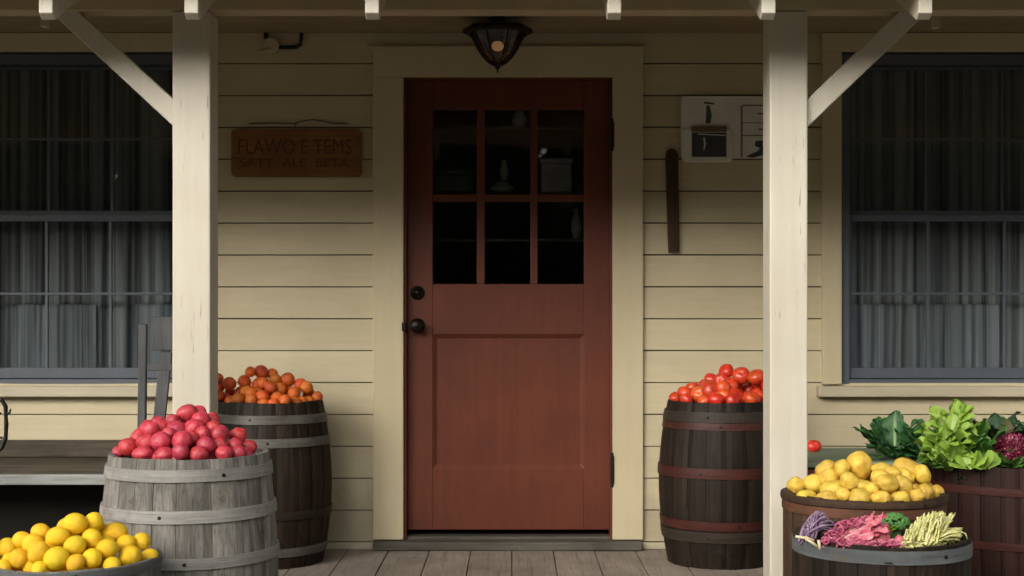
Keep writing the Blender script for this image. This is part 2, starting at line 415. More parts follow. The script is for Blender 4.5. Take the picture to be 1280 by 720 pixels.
lathe(bm, [(.001, 0), (.034, 0), (.034, .004), (.028, .008), (.013, .010), (.012, .030), (.022, .038), (.030, .050), (.030, .060), (.022, .070), (.001, .073)], 28, M=yrot(c))
mesh_obj('knob', bm, M['bronze'], door, smooth=True)
bm = bmesh.new(); c = Vector((xr(522), fy, zr(366)))
lathe(bm, [(.001, 0), (.032, 0), (.031, .008), (.024, .014), (.014, .016), (.013, .022), (.001, .023)], 28, M=yrot(c))
mesh_obj('deadbolt', bm, M['bronze'], door, smooth=True)
bm = bmesh.new(); c = Vector((X(504), -.030, Z(409)))
box(bm, X(503), X(508.3), -.044, -.021, Z(414), Z(403))
mesh_obj('strike_plate', bm, M['bronze'], house, .003)
for ya, yb in ((565, 608), (150, 190)):
    bm = bmesh.new()
    tube(bm, [(X(764.5), -.034, Z(yb)), (X(764.5), -.034, Z(ya))], .0075, 10)
    box(bm, X(763), X(767), -.042, -.0385, Z(yb-4), Z(ya+4))
    mesh_obj('hinge', bm, M['iron'], door)

# windows
def window(x0, x1, cas, sill, cols, label):
    "x0..x1 opening, cas = casing intervals, sill = interval"
    bm = bmesh.new()
    zc = Z(480)
    for a, b in cas: box(bm, a, b, -.036, .010, zc, Z(66)+.001)
    box(bm, min([x0]+[c[0] for c in cas]), max([x1]+[c[1] for c in cas]), -.038, .010, Z(66)+.0015, Z(43))
    wn = mesh_obj('window', bm, M['trim'], house, .003); wn['label'] = label
    bm = bmesh.new()
    box(bm, sill[0], sill[1], -.072, .05, Z(495), Z(482))
    mesh_obj('sill', bm, M['trim_h'], wn, .003)
    # fixed outer frame in slate blue
    bm = bmesh.new(); fw = 11/277
    box(bm, x0, x0+fw, -.010, .128, Z(480), Z(68)); box(bm, x1-fw, x1, -.010, .128, Z(480), Z(68))
    box(bm, x0+fw, x1-fw, -.010, .128, Z(80), Z(68)); box(bm, x0+fw, x1-fw, -.008, .128, Z(480), Z(474))
    mesh_obj('outer_frame', bm, M['blue'], wn, .002)
    g0, g1 = x0+fw, x1-fw
    for (ya, yb, yf, top) in ((81, 268, .046, True), (268, 473, .014, False)):
        bm = bmesh.new(); st = .016
        za, zb_ = Z(ya), Z(yb)
        yk = yf+.03
        box(bm, g0, g0+st, yf, yk, zb_, za); box(bm, g1-st, g1, yf, yk, zb_, za)
        if top:
            box(bm, g0+st, g1-st, yf, yk, za-.012, za); box(bm, g0+st, g1-st, yf, yk, zb_, zb_+.02)
            mz = Z(172)
        else:
            box(bm, g0+st, g1-st, yf, yk, za-.030, za); box(bm, g0+st, g1-st, yf, yk, zb_, Z(460))
            mz = Z(367)
        box(bm, g0+st, g1-st, yf+.006, yk-.006, mz-.006, mz+.006)
        for cpx in cols:
            if top: box(bm, X(cpx)-.007, X(cpx)+.007, yf+.0075, yk-.0075, zb_+.02, za-.012)
            else: box(bm, X(cpx)-.007, X(cpx)+.007, yf+.0075, yk-.0075, Z(460), za-.030)
        mesh_obj('sash', bm, M['blue'], wn, .002)
        bm = bmesh.new(); box(bm, g0+.004, g1-.004, yf+.013, yf+.016, zb_+.004, za-.004)
        mesh_obj('pane', bm, M['glass'], wn)
    return wn
window(LWX[0], LWX[1], [(LWX[0]-.09, LWX[0]), (LWX[1], LWX[1]+.085)], (LWX[0]-.12, LWX[1]+.10), (56, 136), 'left window with dark sashes over the bench')
window(RWX[0], RWX[1], [(X(1026), RWX[0]), (RWX[1], RWX[1]+.09)], (X(1019), RWX[1]+.12), (1162, 1258), 'right window with dark sashes above the lettuces')

def curtain(name, x0, x1, z0, z1, y, amp, mat, seed, label, cat='curtain', group=None):
    r = random.Random(seed); bm = bmesh.new()
    n = int((x1-x0)/.004); rows = 14
    ph = [r.random()*6.28 for _ in range(5)]; g = []
    for i in range(n+1):
        xx = x0+(x1-x0)*i/n; col = []
        for j in range(rows+1):
            t = j/rows
            sw = xx+.012*math.sin(3*t+xx*6)
            f = .5*math.sin(sw*58+2.2*math.sin(sw*5+ph[0])+ph[1])+.3*math.sin(sw*31+ph[2])+.2*math.sin(sw*117+ph[3])
            col.append(bm.verts.new((xx, y+amp*f*(.6+.4*t), z1+(z0-z1)*t+.003*math.sin(xx*40)*(j == rows))))
        g.append(col)
    for a, b in zip(g, g[1:]):
        for j in range(rows): bm.faces.new((a[j], b[j], b[j+1], a[j+1]))
    o = mesh_obj(name, bm, mat, smooth=True)
    return tag(o, label, cat, group)
curtain('curtain', LWX[0]+.03, LWX[1]-.02, Z(470), Z(72), .165, .028, M['curtain'], 1, 'long grey pleated curtain hanging inside the left window')
curtain('curtain', RWX[0]+.03, RWX[1]-.02, Z(470), Z(72), .165, .028, M['curtain'], 2, 'long grey pleated curtain hanging inside the right window')
for (a, b, sd_, which) in ((X(0), X(108), 5, 'left part of left window'), (X(155), X(234), 6, 'left window beside the post'), (X(1064), X(1130), 7, 'left edge of right window'), (X(1150), X(1262), 8, 'middle of right window')):
    curtain('cafe_curtain', a, b, Z(466), Z(380), .132, .012, M['cafe'], sd_, 'short blue grey half curtain in lower sash, '+which, 'curtain', 'short half curtains')

# ------------------------------------------------------------------ porch
porch = empty('porch', (0, -1.4, 0))
tag(porch, 'cream painted porch with two square posts, diagonal braces and a dark board ceiling', 'porch')
def pm(name, bm, mat, **k):
    o = mesh_obj(name, bm, mat, porch, **k); o.location = (0, 1.4, 0); return o
YB = CY+4.70
for pxc, lab in ((239, None), (986, None)):
    xc = X(pxc, 4.70); hw = .0655; bm = bmesh.new()
    nz = 30; rings = []
    for j in range(nz+1):
        zz = .001+(2.098-.001)*j/nz
        e = .0012
        rings.append([bm.verts.new((xc+sx*hw+e*noise.noise(Vector((zz*3, sx, pxc))), YB+(0 if sy < 0 else .13)+e*noise.noise(Vector((zz*4, sy+7, pxc))), zz)) for sx, sy in ((-1,-1),(1,-1),(1,1),(-1,1))])
    for a, b in zip(rings, rings[1:]):
        for i in range(4): bm.faces.new((a[i], a[(i+1)%4], b[(i+1)%4], b[i]))
    bm.faces.new(rings[0][::-1]); bm.faces.new(rings[-1])
    pm('post', bm, M['post'], bevel=.005)
    bm = bmesh.new(); box(bm, xc-hw-.012, xc+hw+.012, YB-.012, YB+.142, .001, .09)
# braces
d = 4.73
for pts in (((217, 159), (60, 12), (95, 12), (217, 125)), ((1011.5, 161), (1160, 14), (1124, 14), (1011.5, 126))):
    bm = bmesh.new()
    q = [(X(a, d), Z(b, d)) for a, b in pts]
    s = -1 if pts[0][0] < 640 else 1
    hwx = X(239 if s < 0 else 986, 4.70)+s*.0655
    q = [(hwx if i in (0, 3) else p[0], p[1]) for i, p in enumerate(q)]
    prism(bm, q, CY+4.725, CY+4.785)
    pm('brace', bm, M['post'], bevel=.004)
# beam with a lower strip
bm = bmesh.new(); box(bm, -4.8, 4.8, YB+.002, YB+.092, 2.10, 2.185); pm('beam', bm, M['beam'], bevel=.004)
# rafters, sloping down to the eave
SL = .466
def roofz(y): return 2.097+(y+1.84)*SL
def rafter(xc, wd=.045):
    bm = bmesh.new()
    y0, y1 = -1.84, -1.335
    q = [(y0, roofz(y0)-.096), (y0+.03, roofz(y0)-.112), (y1, roofz(y1)-.105), (y1, roofz(y1)-.002), (y0, roofz(y0)-.002)]
    a = [bm.verts.new((xc-wd/2, y, z)) for y, z in q]; b = [bm.verts.new((xc+wd/2, y, z)) for y, z in q]
    bm.faces.new(a); bm.faces.new(b[::-1])
    for i in range(5): bm.faces.new((a[i], b[i], b[(i+1)%5], a[(i+1)%5]))
    pm('rafter', bm, M['post'], bevel=.003)
for px in (-130, 57, 239, 465, 768, 961, 1157, 1360): rafter(X(px, 4.3), .044)
bm = bmesh.new()
for q0, q1, t in ((-1.89, .0, .02),):
    vs = [bm.verts.new(v) for v in ((-4.8, q0, roofz(q0)), (4.8, q0, roofz(q0)), (4.8, q1, roofz(q1)), (-4.8, q1, roofz(q1)))]
    vt = [bm.verts.new(v.co+Vector((0, 0, t))) for v in vs]
    bm.faces.new(vs[::-1]); bm.faces.new(vt)
    for i in range(4): bm.faces.new((vs[i], vs[(i+1)%4], vt[(i+1)%4], vt[i]))
pm('roof_boards', bm, M['beam'])
bm = bmesh.new()
vs = [bm.verts.new(v) for v in ((-4.9, -1.92, roofz(-1.92)+.022), (4.9, -1.92, roofz(-1.92)+.022), (4.9, 0, roofz(0)+.022), (-4.9, 0, roofz(0)+.022))]
vt = [bm.verts.new(v.co+Vector((0, 0, .03))) for v in vs]
bm.faces.new(vs[::-1]); bm.faces.new(vt)
for i in range(4): bm.faces.new((vs[i], vs[(i+1)%4], vt[(i+1)%4], vt[i]))
pm('roof_shingles', bm, M['roof'])
bm = bmesh.new(); box(bm, -4.8, 4.8, YB+.02, YB+.07, 2.1855, roofz(YB+.045)-.004); pm('frieze', bm, M['beam'])
# ceiling boards
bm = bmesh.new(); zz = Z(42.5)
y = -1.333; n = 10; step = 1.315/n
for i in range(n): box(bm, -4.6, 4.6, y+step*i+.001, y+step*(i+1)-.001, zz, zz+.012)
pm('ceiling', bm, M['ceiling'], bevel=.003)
for px, a, b in ((56, 22, 34), (1170, 21, 35)):
    bm = bmesh.new(); d = 5.0
    box(bm, X(px-4, d), X(px+4, d), CY+d-.02, CY+d+.02, Z(b, d), zz-.001)
    pm('hook_block', bm, M['trim_h'], bevel=.002)

# ------------------------------------------------------------------ wall fittings
def text_mesh(name, s, size, mat, parent, x, y, z, sx=1, ext=.0012):
    cu = bpy.data.curves.new(name, 'FONT'); cu.body = s; cu.size = size; cu.extrude = ext; cu.align_x = 'LEFT'; cu.offset = 0
    o = bpy.data.objects.new('tmp_text', cu); C.objects.link(o)
    dg = bpy.context.evaluated_depsgraph_get(); me = bpy.data.meshes.new_from_object(o.evaluated_get(dg))
    bpy.data.objects.remove(o)
    me.materials.clear(); me.materials.append(mat)
    t = bpy.data.objects.new(name, me); C.objects.link(t); t.parent = parent
    me.transform(Matrix.Translation((x, y, z)) @ Matrix.Diagonal((sx, 1, 1, 1)) @ Matrix.Rotation(R(90), 4, 'X'))
    return t
def rrect(x0, x1, z0, z1, r, n=6):
    pts = []
    for cx, cz, a0 in ((x1-r, z0+r, -90), (x1-r, z1-r, 0), (x0+r, z1-r, 90), (x0+r, z0+r, 180)):
        for i in range(n+1):
            a = R(a0+90*i/n); pts.append((cx+r*math.cos(a), cz+r*math.sin(a)))
    return pts
sg = empty('wooden_sign', (X(372), -.02, Z(222)))
tag(sg, 'brown wooden plaque with two lines of dark carved lettering, left of the door', 'sign')
def loc(parent, o): o.location = -Vector(parent.location); return o
bm = bmesh.new(); prism(bm, rrect(X(291), X(453), Z(222), Z(163), .022), -.040, -.0175)
loc(sg, mesh_obj('board', bm, M['sign_wood'], sg, .004))
t = text_mesh('lettering', 'FLAWO E TEMS', .098, M['carved'], sg, X(298), -.0405, Z(194), .80); loc(sg, t)
wd = t.dimensions.x
t.data.transform(Matrix.Translation((X(298), 0, 0)) @ Matrix.Diagonal((X(440)-X(298))/(wd or 1)*Vector((1,0,0)).x*1.0 and ((X(440)-X(298))/(wd or 1), 1, 1, 1)) @ Matrix.Translation((-X(298), 0, 0))) if False else None
vx = [v.co.x for v in t.data.vertices]; a, b = min(vx), max(vx)
for v in t.data.vertices: v.co.x = X(300)+(v.co.x-a)/(b-a)*(X(441)-X(300))
t = text_mesh('small_lettering', 'SATT  ALE  BETA', .055, M['carved'], sg, X(300), -.0405, Z(210), .85); loc(sg, t)
vx = [v.co.x for v in t.data.vertices]; a, b = min(vx), max(vx)
for v in t.data.vertices: v.co.x = X(302)+(v.co.x-a)/(b-a)*(X(438)-X(302))
bm = bmesh.new()
tube(bm, [(X(312), -.02, Z(155.5)), (X(340), -.021, Z(154.5)), (X(368), -.023, Z(155.5)), (X(378), -.024, Z(152.5)), (X(392), -.024, Z(150.5)), (X(405), -.023, Z(152.5)), (X(414), -.022, Z(155)), (X(436), -.021, Z(155.5))], .0022, 6)
tube(bm, [(X(368), -.028, Z(164)), (X(372), -.026, Z(154))], .0022, 6)
loc(sg, mesh_obj('hanging_wire', bm, M['iron'], sg))

# conduit with junction box
cd = empty('conduit', (X(345), -.02, Z(75)))
tag(cd, 'dark bent electrical pipe and small junction box and bracket under the ceiling, above the plaque', 'pipe')
bm = bmesh.new()
tube(bm, [(X(378), -.03, Z(43)-.001), (X(378), -.03, Z(50)), (X(377), -.03, Z(57)), (X(372), -.03, Z(60.5)), (X(364), -.03, Z(61)), (X(350), -.03, Z(61))], .0085, 10)
tube(bm, [(X(334), -.03, Z(43)-.001), (X(334), -.03, Z(50))], .010, 10)
loc(cd, mesh_obj('pipe', bm, M['iron'], cd, smooth=True))
bm = bmesh.new()
lathe(bm, [(.001, 0), (.036, 0), (.036, .03), (.030, .036), (.001, .036)], 20, M=Matrix.Translation((X(341), -.018, Z(59))) @ Matrix.Rotation(R(90), 4, 'X'))
loc(cd, mesh_obj('junction_box', bm, M['siding'], cd))
bm = bmesh.new()
tube(bm, [(X(340), -.050, Z(63)), (X(334), -.058, Z(66)), (X(327), -.062, Z(68.5))], [.007, .006, .010], 8)
loc(cd, mesh_obj('bracket_arm', bm, M['siding'], cd, smooth=True))

# lantern on the porch ceiling
ld = 5.80
ln = empty('ceiling_lantern', (X(622, ld), CY+ld, zz))
tag(ln, 'dark bronze lantern with pointed glass bowl and dim bulb, hanging above the door', 'lantern')
px = ld/F
def prof(lst): return [(max(.0008, r*px), (Z(y_, ld)-zz)) for r, y_ in lst]
bm = bmesh.new()
lathe(bm, [(.001, -.0005), (.04, -.0005)]+prof([(12, 23), (9, 25.5), (10, 28), (20, 31), (34, 33), (43, 36), (44.5, 41), (41, 42.5), (36, 38.5), (12, 36), (.5, 35.5)]), 8)
mesh_obj('cap', bm, M['bronze'], ln)
bm = bmesh.new()
for k in range(8):
    a = math.pi/4*k+math.pi/8
    ca, sa = math.cos(a)*px, math.sin(a)*px
    tube(bm, [(ca*r, sa*r, Z(y_, ld)-zz) for r, y_ in ((36, 41), (33, 48), (27, 60), (20, 70), (12, 78), (5, 82))], .0028, 6)
lathe(bm, prof([(.5, 92), (1.5, 87), (5, 82), (8, 80.5), (5, 78.5), (.5, 78)]), 10)
lathe(bm, prof([(37, 40), (38, 42), (36.5, 44), (35, 42)]), 24)
mesh_obj('cage', bm, M['bronze'], ln)
m, nt_, bs = newmat('smoky_lantern_glass')
nt_.nodes.remove(bs)
ta = nt_.nodes.new('ShaderNodeBsdfTransparent'); ta.inputs[0].default_value = (.42, .27, .15, 1)
gl = nt_.nodes.new('ShaderNodeBsdfGlossy'); gl.inputs[0].default_value = (.5, .5, .5, 1); gl.inputs['Roughness'].default_value = .15
ms = nt_.nodes.new('ShaderNodeMixShader'); ms.inputs[0].default_value = .12
nt_.links.new(ta.outputs[0], ms.inputs[1]); nt_.links.new(gl.outputs[0], ms.inputs[2]); nt_.links.new(ms.outputs[0], nt_.nodes['Material Output'].inputs[0])
M['lglass'] = m
bm = bmesh.new(); lathe(bm, prof([(34.5, 42.5), (32, 49), (26, 60), (19, 70), (11, 77.5), (5, 80.5)]), 24)
mesh_obj('glass_bowl', bm, M['lglass'], ln, smooth=True)
m, nt_, bs = newmat('bulb_glow')
bs.inputs['Base Color'].default_value = (.8, .7, .5, 1); bs.inputs['Emission Color'].default_value = (1, .80, .56, 1); bs.inputs['Emission Strength'].default_value = .22
bm = bmesh.new(); lathe(bm, prof([(.5, 64), (5, 62.8), (7.5, 59.5), (7.5, 56), (5, 52.5), (.5, 51.5)]), 16)
mesh_obj('bulb', bm, m, ln, smooth=True)

# enamel panel right of the door
ep = empty('enamel_panel', (X(920), -.02, Z(205)))
tag(ep, 'off white metal panel with a drawn tap, dark picture and shelves, right of the door', 'sign')
def ee(name, bm, mat, bev=0): return loc(ep, mesh_obj(name, bm, mat, ep, bev))
bm = bmesh.new()
pts = rrect(X(850), X(985), Z(199), Z(122), .016)
prism(bm, pts, -.046, -.0175); ee('panel', bm, M['enamel'], .003)
bm = bmesh.new(); prism(bm, rrect(X(851), X(913), Z(204.5), Z(163), .018), -.056, -.0465); ee('picture_frame', bm, M['enamel'], .004)
bm = bmesh.new(); prism(bm, rrect(X(862), X(906), Z(167), Z(160), .006), -.062, -.0565)
ee('picture_ledge', bm, M['print_brown'], .001)
bm = bmesh.new(); box(bm, X(863), X(905.5), -.0585, -.0566, Z(198), Z(168)); ee('picture', bm, M['print_dark'])
bm = bmesh.new(); tube(bm, [(X(862), -.0585, Z(199)), (X(862), -.0585, Z(167))], .0022, 6)
tube(bm, [(X(870), -.0600, Z(169.5)), (X(885), -.0600, Z(170.5)), (X(904), -.0600, Z(171.5))], .0022, 6)
tube(bm, [(X(877.5), -.0595, Z(174)), (X(879), -.0595, Z(182)), (X(877.5), -.0595, Z(190))], [.0035, .005, .002], 8)
ee('picture_highlight', bm, M['enamel'])
bm = bmesh.new()
prism(bm, [(X(878), Z(131.5)), (X(891), Z(133)), (X(891), Z(130.5)), (X(878), Z(129))], -.0475, -.0462)
prism(bm, [(X(880), Z(156)), (X(886), Z(156)), (X(888), Z(146)), (X(885), Z(134)), (X(881), Z(134)), (X(881), Z(146))], -.0475, -.0462)
ee('tap_drawing', bm, M['print_green'])
bm = bmesh.new()
for a, b, c, e in ((924, 926, 134, 198), (926, 984, 133, 134.6), (926, 984, 170.5, 171.8), (926, 984, 155, 156), (945, 984, 143, 145), (946, 984, 162.5, 164.5)):
    box(bm, X(a), X(b), -.0475, -.0462, Z(e), Z(c))
ee('shelf_lines', bm, M['enamel_grey'])
bm = bmesh.new()
for q in ([(942, 178), (952, 177), (951, 184), (956, 190), (952, 195), (938, 199), (930, 197), (944, 191), (948, 187), (941, 184)],):
    prism(bm, [(X(a), Z(b)) for a, b in q][::-1], -.0475, -.0462)
ee('dark_figure', bm, M['print_dark'])
# dark wooden slat
bm = bmesh.new()
q = [(X(834.5), Z(316)), (X(848), Z(316)), (X(847.5), Z(250)), (X(846.5), Z(195)), (X(844), Z(189)), (X(838), Z(186.5)), (X(832.5), Z(190)), (X(831), Z(197)), (X(832), Z(240))]
prism(bm, q, -.040, -.0175)
tag(mesh_obj('wooden_paddle', bm, M['strap'], bevel=.004), 'narrow dark wooden paddle with rounded top hung upright beside the white panel', 'paddle')

# ------------------------------------------------------------------ room contents seen through the door glass
def XD(px_, y_): return X(px_, 6.14+y_)
def ZD(py_, y_): return Z(py_, 6.14+y_)
ry = .42
rs = empty('shelf_unit', (0, ry, 0)); tag(rs, 'dim open shelf unit inside the house, seen through the door glass', 'shelf')
bm = bmesh.new()
for z in (.5, .9, ZD(300, ry), ZD(243, ry)-.0, ZD(162, ry)): box(bm, -.62, .62, -.10, .22, z-.014, z)
box(bm, -.64, -.62, -.10, .22, 0, 2.05); box(bm, .62, .64, -.10, .22, 0, 2.05)
mesh_obj('frame', bm, M['shelf'], rs)
def pot(px_, pbot, ptop, pr, name, label, cat):
    z0 = ZD(pbot, ry); h = ZD(ptop, ry)-z0; r = pr*(6.14+ry)/F
    bm = bmesh.new(); lathe(bm, [(.001, 0), (r*.6, 0), (r, h*.35), (r*.9, h*.6), (r*.45, h*.85), (r*.6, h), (r*.5, h), (.001, h*.9)], 18)
    o = mesh_obj(name, bm, M['china'], smooth=True); o.location = (XD(px_, ry), ry-.04, z0+.0005); tag(o, label, cat)
pot(630, 226, 202, 6, 'vase', 'small pale vase standing behind the top middle door pane', 'vase')
pot(628, 242.5, 229, 15, 'bowl', 'shallow pale bowl under the small vase behind the top middle door pane', 'bowl')
pot(650, 161, 138, 9, 'jug', 'pale jug on the high shelf behind the top middle door pane', 'jug')
pot(645, 161, 143, 5, 'cup', 'small pale cup beside the jug on the high shelf behind the door', 'cup')
pot(720, 299, 262, 7, 'vase', 'slim pale vase behind the lower right door pane', 'vase')
for a_, b_, c_2, d_2, nm, lab in ((676, 714, 242.5, 206, 'storage_tin', 'pale lidded tin behind the top right door pane'), (545, 592, 242.5, 220, 'storage_box', 'low grey box behind the top left door pane')):
    bm = bmesh.new(); box(bm, XD(a_, ry), XD(b_, ry), ry-.08, ry+.08, ZD(c_2, ry)+.0005, ZD(d_2, ry)); box(bm, XD(a_-2, ry), XD(b_+2, ry), ry-.09, ry+.09, ZD(d_2, ry)+.001, ZD(d_2-6, ry))
    tag(mesh_obj(nm, bm, M['china'] if nm == 'storage_tin' else M['enamel_grey'], bevel=.008), lab, 'tin' if nm == 'storage_tin' else 'box')

# ------------------------------------------------------------------ bench, chair, crate
bd0, bd1 = 5.26, 5.97; bz = Z(594, bd0)
bn = empty('bench', (-2.2, CY+5.6, 0)); tag(bn, 'long low wooden bench with grey front board and added shade board under the left window', 'bench')
def be(name, bm, mat, bev=.004): return loc(bn, mesh_obj(name, bm, mat, bn, bev))
bx0, bx1 = -3.4, X(196, bd0)
bm = bmesh.new(); L = tone_layer(bm)
n = 4; ys = [CY+bd0+.022+(bd1-bd0-.022)*i/n for i in range(n+1)]
for i in range(n):
    for v in box(bm, bx0, bx1, ys[i]+.003, ys[i+1]-.003, bz-.028, bz+rnd.uniform(-.001, .001)): v[L] = rnd.random()
be('seat', bm, M['bench_wood'])
bm = bmesh.new(); box(bm, bx0, bx1+.004, CY+bd0-.008, CY+bd0+.02, Z(606, bd0), bz+.003); be('front_board', bm, M['bench_front'])
bm = bmesh.new(); box(bm, bx0+.03, bx1-.03, CY+bd0+.32, CY+bd0+.35, 0.002, bz-.03); be('shade_board', bm, M['bench_shade'])  # near-black board added where only shade lies beneath the seat
bm = bmesh.new(); box(bm, bx0, bx1, CY+bd1-.03, CY+bd1, bz+.001, bz+.075); be('back_rail', bm, M['bench_wood'])
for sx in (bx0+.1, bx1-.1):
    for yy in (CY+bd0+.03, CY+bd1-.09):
        bm = bmesh.new(); box(bm, sx-.03, sx+.03, yy, yy+.06, .001, bz-.03); be('leg', bm, M['bench_shade'])
bm = bmesh.new(); ad = 5.45
def ap(x_, y_): return P(x_, y_, ad)
tube(bm, [ap(-30, 500), ap(-12, 497), ap(2, 500), ap(7, 508), ap(8, 530), ap(7, 548), ap(2, 560), ap(-6, 566), ap(-8, 581)], [.009]*8+[.012], 10)
tube(bm, [ap(8, 518), ap(12, 516), ap(13.5, 511)], [.006, .005, .003], 8)
tube(bm, [ap(-30, 500), ap(-30, 581)], .009, 8)
tube(bm, [ap(1, 516), ap(-6, 520), ap(-8, 532), ap(-4, 545), ap(3, 548)], .005, 8)
be('armrest', bm, M['iron'], 0)

ch = empty('chair', P(215, 0, 5.5)*1); ch.location.z = 0; tag(ch, 'grey painted wooden chair with slatted back, half hidden behind the left post', 'chair')
cdp = 5.5
def ce(name, bm, bev=.004): return loc(ch, mesh_obj(name, bm, M['chair_wood'], ch, bev))
cy0 = CY+cdp
def bar(bm, p, q, w, t):
    "flat bar in the chair-back plane from pixel p to pixel q"
    a = P(p[0], p[1], cdp); b = P(q[0], q[1], cdp); d_ = (b-a).normalized(); s = Vector((d_.z, 0, -d_.x))*w/2
    pts = [a-s, a+s, b+s, b-s]
    prism(bm, [(v.x, v.z) for v in pts], cy0-t/2, cy0+t/2)
def bar2(name, p, q, wpx, t=.028):
    bm = bmesh.new(); bar(bm, p, q, wpx*cdp/F, t); return ce(name, bm)
s0 = 590
bar2('stile', (179, 405), (175.5, 718), 10); bar2('stile', (257, 405), (260, 718), 10)
bm = bmesh.new(); bar(bm, (184, 459), (253, 459), 9*cdp/F, .02); ce('rail', bm)
bm = bmesh.new(); bar(bm, (184, 560), (255, 560), 9*cdp/F, .02); ce('rail', bm)
bm = bmesh.new(); bar(bm, (191, 417), (253, 417), 42*cdp/F, .022); ce('top_panel', bm)
bar2('splat', (208, 440), (196, 556), 15, .018); bar2('splat', (228, 440), (240, 556), 15, .018)
bm = bmesh.new(); box(bm, X(174, cdp), X(262, cdp), cy0-.015-.30, cy0-.015, .44, .465); ce('seat', bm)
for xx in (178, 256):
    bm = bmesh.new(); box(bm, X(xx-5, cdp), X(xx+5, cdp), cy0-.31, cy0-.28, .001, .44); ce('leg', bm)

cr = empty('crate', (1.24, CY+5.17, 0)); tag(cr, 'low red painted crate with faded green board top behind the right post', 'crate')
def cre(name, bm, mat, bev=.004): return loc(cr, mesh_obj(name, bm, mat, cr, bev))
cz_ = .517; c0, c1 = 4.90, 5.46
bm = bmesh.new()
for i in range(4):
    a = c0+(c1-c0)*i/4; box(bm, 1.03, 1.485, CY+a+.002, CY+a+(c1-c0)/4-.002, cz_-.02, cz_)
cre('top', bm, M['green_top'])
for nm, bx in (('front_panel', (1.045, 1.47, c0+.02, c0+.04)), ('back_panel', (1.045, 1.47, c1-.04, c1-.02)), ('side_panel', (1.045, 1.065, c0+.041, c1-.041)), ('side_panel', (1.45, 1.47, c0+.041, c1-.041))):
    bm = bmesh.new(); L = None
    n = 4; h = (cz_-.022)/n
    for i in range(n): box(bm, bx[0], bx[1], CY+bx[2], CY+bx[3], .002+h*i, .002+h*(i+1)-.006)
    cre(nm, bm, M['red_box'])

